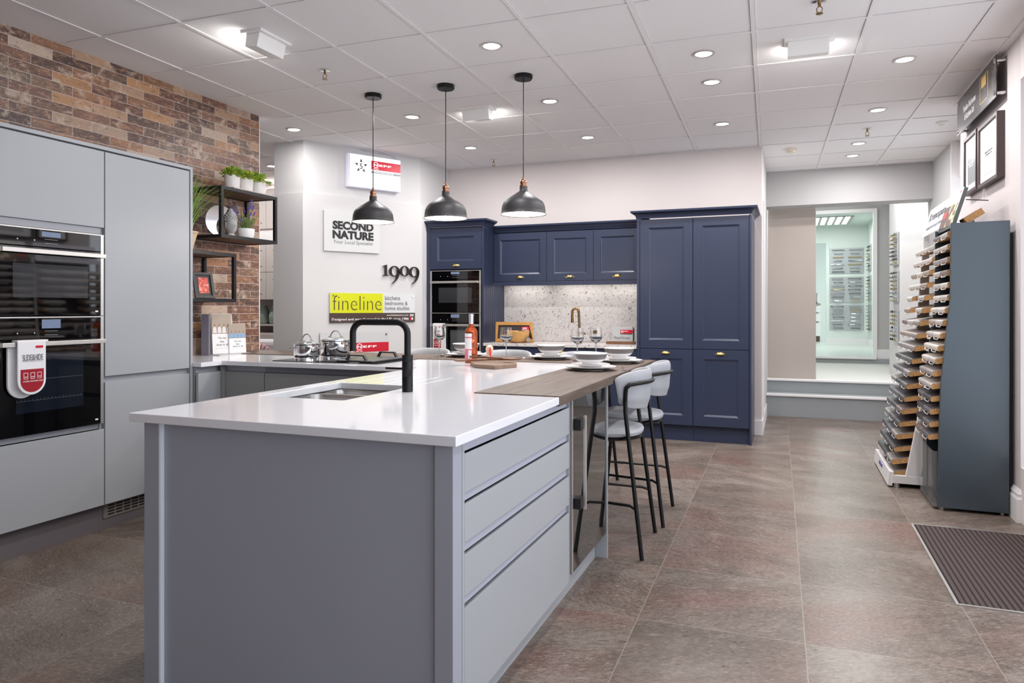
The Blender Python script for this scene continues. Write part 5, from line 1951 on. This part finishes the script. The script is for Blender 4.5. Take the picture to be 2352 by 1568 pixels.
# ---------------------------------------------------------------- gap beside the brick wall
YC = 7.05
Mc = facing_ny(0, YC, 0)
dr = thing('cream_dresser', 'tall cream lacquered kitchen dresser seen through the gap beside the brick wall', 'cabinet', (-6.0, 7.2, 0))
obj('carcass', MB().box(-6.6, -5.45, YC + .022, 7.385, 1.36, 2.06).box(-6.6, -5.45, YC + .022, 7.385, 2.20, 2.73), CREAM, dr)
obj('shelf_board', MB().box(-6.6, -5.45, YC + .01, 7.385, 1.035, 1.055), CREAM, dr)
obj('base_carcass', MB().box(-6.6, -5.45, YC + .022, 7.385, 0, .95), CREAM, dr)
for x0_, x1_ in ((-6.6, -6.03), (-6.025, -5.45)):
    for a, b in ((1.36, 1.695), (1.70, 2.055), (2.235, 2.73), (.60, .93)):
        dd = obj('door', MB(Mc).box(x0_, x1_, a, b, -.02, 0), CREAM, dr, bevel=.002)
        if a > 1:
            for zz_ in (a + .07, b - .09):
                obj('slot_pull', MB(Mc).box(x0_ + .1, x1_ - .06, zz_, zz_ + .008, 0, .004), pm('pull_shadow', '9e9490', .5), dd)
obj('white_ledge', MB().box(-6.6, -5.45, YC - .02, 7.385, 2.08, 2.20), WHITE, dr)
obj('louvre_back', MB().box(-6.05, -5.45, 7.37, 7.384, 1.06, 1.34), pm('louvre_grey', 'b1a9a8', .5), dr)
for x, lab in ((-6.21, 'green tinted glass jar with a candle on the cream dresser, left of two'), (-5.99, 'green tinted glass jar with a candle on the cream dresser, right of two')):
    t = thing('glass_candle_jar', lab, 'jar', (x, 7.2, 1.056), 'green glass candle jars')
    obj('jar', MB().lathe([(.001, 0), (.07, .0), (.09, .03), (.095, .10), (.08, .17), (.06, .21), (.068, .235), (.065, .235), (.057, .21), (.077, .17), (.09, .10), (.086, .034), (.066, .008), (.001, .008)], (x, 7.2, 1.056), 28), GREENG, t, smooth=True)
    obj('candle', MB().lathe([(.001, .01), (.04, .01), (.04, .115), (.001, .115)], (x, 7.2, 1.056), 20), CANDLE, t, smooth=True)
ch = thing('white_armchair', 'white rounded chair back in the gap beside the brick wall', 'chair', (-5.55, 6.25, 0))
obj('seat', MB().box(-5.95, -5.15, 5.95, 6.55, .12, .50), CLOTH, ch, bevel=.06, seg=3)
obj('backrest', MB().box(-5.95, -5.15, 6.42, 6.60, .40, .90), CLOTH, ch, bevel=.06, seg=3)
for x in (-5.9, -5.2):
    for y in (6.0, 6.5):
        obj('leg', MB().cyl((x, y, 0), (x, y, .14), .02, 10), BEECH, ch)
cu = thing('shell_cushion', 'pink pleated shell cushion with plum piping on the white chair', 'cushion', (-5.45, 6.3, .5))
Mk = FR((-5.50, 6.27, .52), (1, 0.1, 0), (0, .15, 1))
cm = MB(Mk)
cm.ball((0, .16, 0), .19, .19, .055, 24)
obj('body', cm, PINK, cu, smooth=True)
pm_ = MB(Mk)
for k in range(13):
    a = R(-10 + k * 16.5)
    pts = []
    for q in range(8):
        rr = .015 + .172 * q / 7
        aa = a + .35 * (q / 7) ** 2
        zz_ = .056 * math.sqrt(max(0.02, 1 - (rr / .19) ** 2)) + .001
        pts.append((rr * math.cos(aa), .16 + rr * math.sin(aa), zz_))
    pm_.tube(pts, .0035, 5)
obj('piping', pm_, PINKL, cu, smooth=True)

# ---------------------------------------------------------------- right-hand side: pictures
def wall_frame(label, y0, y1, z0, z1, dark):
    """frame on the right wall, y0 nearer the camera"""
    t = thing('picture_frame', label, 'picture frame', (1.23, (y0 + y1) / 2, z0), 'deep dark frames on the right wall')
    M = facing_nx(1.205, y1, z0)
    w, h = y1 - y0, z1 - z0
    mb = MB(M)
    b = .022
    mb.box(0, w, 0, b, -.044, 0).box(0, w, h - b, h, -.044, 0).box(0, b, b, h - b, -.044, 0).box(w - b, w, b, h - b, -.044, 0)
    obj('frame', mb, FRAMEB, t)
    obj('mount', MB(M).box(b, w - b, b, h - b, -.02, -.012), PAPER, t)
    cr = obj('certificate', MB(M).box(w * .22, w * .80, h * .16, h * .84, -.012, -.011), pm('print_grey', '8d9295', .3) if dark else pm('print_pale', 'c3c7c7', .4), t)
    e = MB()
    Mt = M @ Matrix.Translation((0, 0, -.011))
    text(e, 'Fineline Bedrooms', Mt, w * .30, h * .50, w * .40, h * .035)
    text(e, '& Kitchens Ltd', Mt, w * .34, h * .455, w * .32, h * .035)
    obj('lettering', e, WINK if dark else INKG, cr)
    return t


wall_frame('dark framed certificate, the smaller one nearer the passage', 5.79, 6.17, 2.08, 2.50, True)
wall_frame('dark framed pale certificate, the one nearer the shop window', 5.25, 5.74, 2.07, 2.485, False)
sg = thing('company_plaque', 'glass company plaque on metal stand-offs high on the right wall', 'sign', (1.2, 5.75, 2.56))
Mg = facing_nx(1.19, 6.30, 2.56)
gq = G('dark_slate_print', .25, .3)
xx, yy_, zz_ = gq.pos(True)
nq = gq.noise(gq.vec(xx, yy_, zz_), 5.0, 6, .7, 1.2)
gq.color(gq.ramp(nq, [(.4, '2b2427'), (.52, '454347'), (.6, '525255'), (.62, '7c6636'), (.64, '443f42')]))
obj('glass_panel', MB(Mg).box(0, 1.10, 0, .262, -.006, 0), MATS['dark_slate_print'], sg, bevel=.001)
e = MB()
Mt = Mg @ Matrix.Translation((0, 0, .0005))
text(e, 'Fineline Bedrooms', Mt, .22, .125, .36, .046, .001, .01)
text(e, '& Kitchens Ltd', Mt, .25, .06, .28, .046, .001, .01)
obj('lettering', e, WINK, sg)
e = MB(Mt).box(.74, .86, .15, .215, 0, .001)
obj('gold_badge', e, pm('badge_gold', 'c09a4a', .4), sg)
e = MB(Mt)
for a, b, c, d_ in ((.70, .71, .05, .225), (.90, .91, .05, .225), (.70, .91, .22, .225), (.70, .91, .05, .055)):
    e.box(a, b, c, d_, 0, .0008)
obj('gold_outline', e, MATS['badge_gold'], sg)
for a in (.03, 1.07):
    for b in (.03, .232):
        obj('stand_off', MB(Mg).lathe([(.001, .006), (.014, .006), (.016, 0), (.012, 0), (.012, -.058)], (a, b, 0), 14), CHROME, sg, smooth=True)

# ---------------------------------------------------------------- sample racks
TOPS = [pm('sample_' + n_, c_, .4, noise=.12, nscale=25, stretch=(1, 6, 1)) for n_, c_ in (('white_oak', 'c9c3be'), ('pale_grey', 'b5b0ad'), ('mid_grey', '8f8a89'), ('taupe', '9c8f87'), ('slate', '5d5b60'), ('charcoal', '3d3b40'), ('brown_grey', '75696a'), ('honey', 'a5825f'))]
CLIP = pm('sample_clip', 'e9e9ec', .25, .5)
TILT = R(10)


def make_sample(w, dpt, mat, clip=True):
    """origin at the lower front corner centre; front faces -X, slopes down to the front"""
    t = thing('worktop_sample', '', 'worktop sample', (0, 0, 0))
    th = .036
    M = Matrix.Rotation(-TILT, 4, 'Y')
    mb = MB(M)
    prof = [(0, .008), (.004, .001), (.012, 0), (dpt, 0), (dpt, th - .002), (.012, th - .002), (.003, th - .006), (0, th - .014)]
    mb.prism(prof, -w / 2 + .0005, w / 2 - .0005, 'y')
    obj('chipboard', mb, CHIP, t, local=True)
    dec = MB(M)
    for a, b, c, d_ in ((.002, dpt, th - .002, th),):
        dec.prism([(-.001, .007), (-.001, th - .013), (.002, th - .004), (.012, th), (dpt, th), (dpt, th - .0022), (.012, th - .0022), (.0035, th - .0065), (.0005, th - .0135), (.0005, .008)], -w / 2, w / 2, 'y')
    obj('laminate', dec, mat, t, local=True)
    if clip:
        cl = MB(M)
        cl.tube([(-.003, -w * .30, .006), (-.007, -w * .26, -.004), (-.007, w * .26, -.004), (-.003, w * .30, .006)], .003, 6)
        obj('clip', cl, CLIP, t, local=True, smooth=True)
    return t


ORD = ['lowest', 'second', 'third', 'fourth', 'fifth', 'sixth', 'seventh', 'eighth', 'ninth', 'tenth', 'eleventh', 'twelfth', 'thirteenth', 'fourteenth', 'fifteenth', 'sixteenth', 'seventeenth', 'eighteenth', 'nineteenth']
random.seed(11)
protos = {}
NAMEC = ['white oak', 'pale grey', 'mid grey', 'taupe', 'slate', 'charcoal', 'brown grey', 'honey']


def place_sample(key, w, dpt, ci, loc, label, group):
    k = (key, ci)
    if k not in protos:
        protos[k] = make_sample(w, dpt, TOPS[ci])
        c = protos[k]
    else:
        c = copy_tree(protos[k])
    c.location = loc
    c['label'] = label
    c['group'] = group


colw = ['near', 'middle', 'far']
for r in range(19):
    z = .060 + r * .0885
    x = .650 + .176 * (z - .06)
    for ccol in range(3):
        if r in (13, 14) and ccol == 1:
            continue
        y = 5.625 + .132 + ccol * .266
        if r < 10:
            ci = random.choice((4, 5, 6, 2, 5, 4))
        elif r < 14:
            ci = random.choice((2, 3, 6, 1))
        else:
            ci = random.choice((0, 1, 0, 3))
        row = 'lowest' if r == 0 else ORD[r] + ' row up'
        place_sample('w', .262, .185, ci, (x, y, z), '%s worktop sample in the white rack, %s, %s column' % (NAMEC[ci], row, colw[ccol]), 'worktop samples in the white rack')
wr = thing('sample_rack', 'white metal rack of worktop samples with a printed base plate', 'display rack', (.9, 6.0, 0))
Mr = facing_nx(.636, 6.43, 0)
obj('front_plate', MB(FR((.632, 6.43, .012), (0, -1, 0), (.12, 0, 1))).box(0, .86, 0, .10, -.03, 0), RACKW, wr, bevel=.003)
e = MB()
text(e, 'bushboard', FR((.6328, 6.43, .012), (0, -1, 0), (.12, 0, 1)) @ Matrix.Translation((0, 0, .0012)), .30, .045, .20, .03, .001, .02)
obj('lettering', e, pm('blue_print', '3b3f9a', .4), wr)
for y in (5.585, 6.415):
    obj('bottom_rail', MB().box(.66, 1.18, y - .018, y + .018, .03, .085), RACKW, wr, bevel=.002)
    obj('sloping_post', MB().prism([(.745, .085), (.835, .085), (1.02, 1.10), (1.02, 1.84), (.985, 1.84), (.93, 1.10)], y - .016, y + .016, 'y'), RACKW, wr, bevel=.002)
    obj('rear_post', MB().prism([(1.10, .085), (1.17, .085), (1.03, .9), (.99, .9)], y - .016, y + .016, 'y'), RACKW, wr, bevel=.002)
    for x in (.69, 1.14):
        obj('foot', MB().cyl((x, y, 0), (x, y, .032), .022, 12), STEEL, wr)
obj('base_tray', MB().box(.66, 1.18, 5.60, 6.40, .03, .04), pm('rack_tray', '77777a', .4), wr)
for x in (.985, 1.02):
    for y in (5.74, 6.0, 6.28):
        pass
obj('back_sheet', MB().prism([(.905, .09), (.92, .09), (1.10, 1.10), (1.16, 1.84), (1.145, 1.84), (1.085, 1.10)], 5.602, 6.398, 'y'), pm('rack_back', '5f5f62', .5), wr)
obj('top_header', MB(FR((.965, 6.395, 1.80), (0, -1, 0), (.30, 0, 1))).box(0, .79, 0, .225, -.004, 0), pm('header_card', 'e4e4ee', .3), wr, label='white printed header card')
e = MB()
text(e, 'Kronospan', FR((.965, 6.395, 1.80), (0, -1, 0), (.30, 0, 1)) @ Matrix.Translation((0, 0, .0005)), .10, .095, .60, .085, .001)
text(e, 'WORKTOP COLLECTION', FR((.965, 6.395, 1.80), (0, -1, 0), (.30, 0, 1)) @ Matrix.Translation((0, 0, .0005)), .10, .045, .60, .022, .0005, -.01)
obj('header_lettering', e, INK, wr)

# dark tower
ZTOP = 1.768
side = [(.852, .02), (1.218, .018), (1.223, ZTOP + .004), (.918, ZTOP), (.914, 1.30), (.895, 1.13), (.864, .78), (.852, .45)]
dt = thing('display_tower', 'tall blue-grey metal sample tower with a curved front edge', 'display rack', (1.03, 5.25, 0))
obj('near_side_panel', MB().prism(side, 5.03, 5.052, 'y'), TOWERM, dt, bevel=.002)
obj('far_side_panel', MB().prism(side, 5.535, 5.552, 'y'), TOWERM, dt, bevel=.002)
obj('top_panel', MB().box(.93, 1.22, 5.052, 5.535, ZTOP - .02, ZTOP - .002), TOWERM, dt)
obj('interior_back', MB().prism([(1.10, .05), (1.12, .05), (1.16, ZTOP - .02), (1.14, ZTOP - .02)], 5.053, 5.534, 'y'), TOWERI, dt)
obj('base', MB().box(.86, 1.2, 5.053, 5.534, .05, .08), TOWERI, dt)
obj('back_rail', MB().box(1.226, 1.243, 5.06, 5.52, .05, 1.70), TOWERI, dt)
for y in (5.065, 5.51):
    for x in (.875, 1.19):
        ft = obj('foot', MB().cyl((x, y, 0), (x, y, .05), .012, 10), STEEL, dt)
ab = thing('acrylic_brochure_box', 'clear acrylic bin with dark leaflets at the foot of the tower', 'brochure holder', (.85, 5.27, .03))
ACR2 = pm('clear_acrylic', 'eef1f2', .03, alpha=.08, spec=.8)
obj('front_wall', MB().box(.826, .830, 5.055, 5.53, .02, .36), ACR2, ab)
obj('far_wall', MB().box(.830, .851, 5.526, 5.53, .02, .36), ACR2, ab)
obj('near_wall', MB().box(.830, .851, 5.055, 5.059, .02, .36), ACR2, ab)
obj('floor', MB().box(.826, .851, 5.059, 5.53, .012, .02), pm('bin_floor', '5b5553', .3), ab)
for i, (y, z, lab) in enumerate(((5.40, .30, 'dark leaflet in the clear bin, the farther and higher one'), (5.22, .245, 'dark leaflet in the clear bin, the nearer and lower one'))):
    obj('leaflet', MB().box(.833 + i * .003, .836 + i * .003, y - .07, y + .07, .022, z + .10), pm('dark_leaflet', '2c2f33', .4), label=lab, cat='leaflet', group='dark leaflets')
for r in range(17):
    z = .425 + r * .0788
    if z < .80:
        x = .855 + .02 * (z - .42) / .38 - .052
    else:
        x = .823 + .085 * min(1, (z - .80) / .5)
    for ccol in range(2):
        y = 5.062 + .118 + ccol * .236
        if r < 4:
            ci = random.choice((4, 5, 6))
        elif r < 9:
            ci = random.choice((1, 2, 3, 0, 7))
        else:
            ci = random.choice((1, 3, 0, 6, 1))
        if r in (14,):
            ci = 2
        row = 'lowest row' if r == 0 else ORD[r] + ' row up'
        place_sample('d', .226, .19, ci, (x, y, z), '%s worktop sample in the dark tower, %s, %s column' % (NAMEC[ci], row, ('near', 'far')[ccol]), 'worktop samples in the dark tower')
# book and loose sample on top of the tower
bk = thing('display_book', 'slim box-backed display card with a food photo leaning on the dark tower', 'display card', (.99, 5.3, 1.77))
Mbk = FR((.93, 5.50, 1.772), (0.05, -1, 0), (.30, 0, 1))
obj('back', MB(Mbk).box(0, .33, 0, .245, -.022, 0), pm('book_edge', '5a5f5f', .5), bk)
obj('cover', MB(Mbk).box(0, .33, .15, .245, 0, .001), PAPER, bk)
gq = G('food_photo', .35)
xx, yy_, zz_ = gq.pos(True)
vq = gq.voronoi(gq.vec(xx, yy_, zz_), 22.0, out='Color')
sepq = gq.t.nodes.new('ShaderNodeSeparateColor')
gq.t.links.new(vq, sepq.inputs[0])
gq.color(gq.ramp(sepq.outputs[0], [(.0, '6b5a55'), (.45, '74625c'), (.55, 'd9c3a3'), (.7, 'cf9550'), (.8, '9aa35c'), (.9, 'e9dcd6')], 'CONSTANT'))
obj('photo', MB(Mbk).box(.14, .33, 0, .15, 0, .001), MATS['food_photo'], bk)
obj('brown_field', MB(Mbk).box(0, .14, 0, .15, 0, .001), pm('brown_field', '6f5d57', .4), bk)
obj('red_flag', MB(Mbk).box(.02, .115, .065, .115, .001, .002), pm('flag_red', 'b5534e', .4), bk)
obj('red_mark', MB(Mbk).box(.265, .305, .215, .228, .001, .002), pm('mark_red', 'd03a34', .4), bk)
obj('stay_rod', MB().tube([(1.03, 5.2, 1.93), (1.16, 5.25, 1.925)], .003, 6), INK, bk)
ls = thing('loose_wood_sample', 'loose chipboard offcut lying tilted on top of the dark tower', 'worktop sample', (1.12, 5.2, 1.77))
obj('offcut', MB(Matrix.Translation((1.03, 5.15, 1.775)) @ Matrix.Rotation(R(-33), 4, 'Y')).box(0, .11, 0, .14, 0, .04), CHIP, ls)
obj('white_wedge', MB().prism([(1.07, 1.7685), (1.17, 1.7685), (1.17, 1.80)], 5.15, 5.28, 'y'), WHITE, ls)

# entrance mat
em = thing('entrance_mat', 'dark ribbed entrance mat let into the floor by the shop window', 'mat', (1.0, 4.05, 0))
obj('pile', MB().box(.662, 1.23, 3.462, 4.644, .0005, .004), MATM, em)
obj('edge_strip', MB().box(.648, .660, 3.450, 4.656, 0.0005, .005), STEELB, em)
obj('edge_strip', MB().box(.660, 1.23, 4.645, 4.656, .0005, .005), STEELB, em)
obj('edge_strip', MB().box(.660, 1.23, 3.450, 3.461, .0005, .005), STEELB, em)

# ---------------------------------------------------------------- handle boards on the passage and far-room walls
def bar_handle(mb, x, z, w, kind):
    if kind == 0:
        mb.box(x - w / 2, x + w / 2, z - .008, z + .008, .025, .037).box(x - w / 2, x - w / 2 + .012, z - .008, z + .008, .0, .03).box(x + w / 2 - .012, x + w / 2, z - .008, z + .008, 0, .03)
    elif kind == 1:
        mb.tube([(x - w / 2, z, .0), (x - w * .38, z, .03), (x, z, .042), (x + w * .38, z, .03), (x + w / 2, z, 0)], .008, 8)
    else:
        mb.tube([(x - w / 2, z, .035), (x + w / 2, z, .035)], .008, 8).tube([(x - w * .35, z, 0), (x - w * .35, z, .035)], .006, 6).tube([(x + w * .35, z, 0), (x + w * .35, z, .035)], .006, 6)


HM = [pm('satin_nickel', 'a8a6a2', .3, .9), CHROME, pm('dark_pewter', '6c6a68', .35, .9), pm('soft_brass', 'b9a06a', .3, .9)]


def handle_board(label, M, w, h, rows, cols, knobs=False, group='handle sample boards'):
    t = thing('handle_board', label, 'handle display board', at(M, w / 2, 0, 0), group)
    obj('board', MB(M).box(0, w, 0, h, 0, .012), PEWTER, t, bevel=.002)
    for r in range(rows):
        for c in range(cols):
            x = w * (c + .5) / cols + random.uniform(-.02, .02) * w
            z = h * (rows - r - .5) / rows
            m = MB(M @ Matrix.Translation((0, 0, .012)))
            if knobs:
                m.lathe([(.001, .038), (.012, .037), (.016, .030), (.012, .022), (.006, .016), (.007, 0)], (x, z, 0), 12)
                obj('knob', m, random.choice(HM + [DARKH, HM[3]]), t, smooth=True)
            else:
                ww = w / cols * random.uniform(.5, .82)
                bar_handle(m, x, z, ww, random.choice((0, 1, 2)))
                obj('handle', m, random.choice(HM), t, smooth=False)
    return t


random.seed(5)
Mfar = facing_ny(0, 16.655, 0)
for z0_, z1_, lab in ((2.00, 2.54, 'grey board of cupboard handles on the far wall, topmost of three'), (1.38, 1.93, 'grey board of cupboard handles on the far wall, middle of three'), (.80, 1.335, 'grey board of cupboard handles on the far wall, lowest of three')):
    handle_board(lab, facing_ny(.785, 16.655, z0_), .655, z1_ - z0_, 7, 2)
for z0_, z1_, lab in ((2.02, 2.55, 'handle board seen edge-on by the far corner, topmost of three'), (1.40, 1.93, 'handle board seen edge-on by the far corner, middle of three'), (.80, 1.34, 'handle board seen edge-on by the far corner, lowest of three')):
    handle_board(lab, facing_nx(1.515, 16.45, z0_), .55, z1_ - z0_, 8, 2, group='edge-on handle boards')
for z0_, z1_, kn, lab in ((1.77, 2.165, False, 'handle board on the white pier, topmost of three'), (1.325, 1.705, False, 'handle board on the white pier, middle of three'), (.85, 1.235, True, 'board of round knobs on the white pier, lowest of three')):
    handle_board(lab, facing_nx(1.200, 9.98, z0_), .46, z1_ - z0_, 8, 3, kn, group='boards on the white pier')

# far room contents
fl_ = thing('louvred_ceiling_light', 'louvred fluorescent ceiling panel in the far room', 'ceiling light', (.78, 15.3, 3.0))
obj('tray', MB().box(.40, 1.12, 14.75, 16.0, 2.985, 2.999), HM[0], fl_)
for k in range(5):
    obj('tube', MB().box(.44 + k * .135, .52 + k * .135, 14.80, 15.95, 2.975, 2.985), pm('tube_glow', 'ffffff', .4, emit='f4fff8', es=5), fl_)
for x, y, z, e_, sx, sy in ((.6, 15.2, 2.96, 36, 1.2, 1.2), (-.8, 18.5, 2.96, 34, 1.5, 1.5), (.55, 11.3, 3.02, 15, .8, 1.2), (.75, 9.24, 3.03, 46, 1.2, .10)):  # last one is added behind the beam to brighten the pier like daylight
    ld = bpy.data.lights.new('passage_and_fill_lamp', 'AREA')
    ld.shape = 'RECTANGLE'
    ld.size, ld.size_y = sx, sy
    ld.energy = e_
    ld.color = (.96, 1, .98)
    lo = bpy.data.objects.new('passage_and_fill_lamp', ld)
    COL.objects.link(lo)
    lo.location = (x, y, z)
kc = thing('far_kitchen_cabinet', 'pale kitchen base unit with open drawers glimpsed through the far doorway', 'cabinet', (.3, 18.5, .49))
obj('carcass', MB().box(-.6, .62, 18.0, 18.6, .6, 1.33), CREAM, kc)
obj('worktop', MB().box(-.65, .66, 17.96, 18.6, 1.335, 1.375), pm('far_worktop', 'a89c8e', .4), kc)
for z0_, z1_ in ((.62, .92), (.96, 1.14), (1.17, 1.32)):
    obj('drawer', MB().box(.44, .66, 17.9, 17.98, z0_, z1_), WHITE, kc)
obj('side_plinth', MB().box(.46, .64, 17.92, 17.99, .49, .615), pm('dark_wood_plinth', '5b4a3e', .5), kc)
cf = thing('coffee_machine', 'small dark coffee machine on the far kitchen worktop', 'coffee machine', (.5, 18.3, 1.375))
obj('body', MB().box(.40, .62, 18.2, 18.45, 1.378, 1.62), STEEL, cf, bevel=.02)
obj('spout', MB().box(.34, .40, 18.25, 18.3, 1.5, 1.54), BLACK, cf)
yl = thing('spiky_house_plant', 'green spiky plant on the far kitchen worktop', 'potted plant', (.28, 18.2, 1.376))
obj('pot', MB().lathe([(.001, 0), (.05, 0), (.06, .09), (.001, .09)], (.22, 18.15, 1.377), 16), STONE, yl)
m = MB()
for k in range(26):
    a = k * 2.4
    el = .3 + .9 * (k % 5) / 4
    d_ = Vector((math.cos(a) * math.cos(el), math.sin(a) * math.cos(el), math.sin(el)))
    s_ = Vector((-math.sin(a), math.cos(a), 0)) * .012
    p = Vector((.22, 18.15, 1.46))
    m.add([p - s_, p + s_, p + d_ * .26], [(0, 1, 2)])
obj('leaves', m, LEAFD, yl)
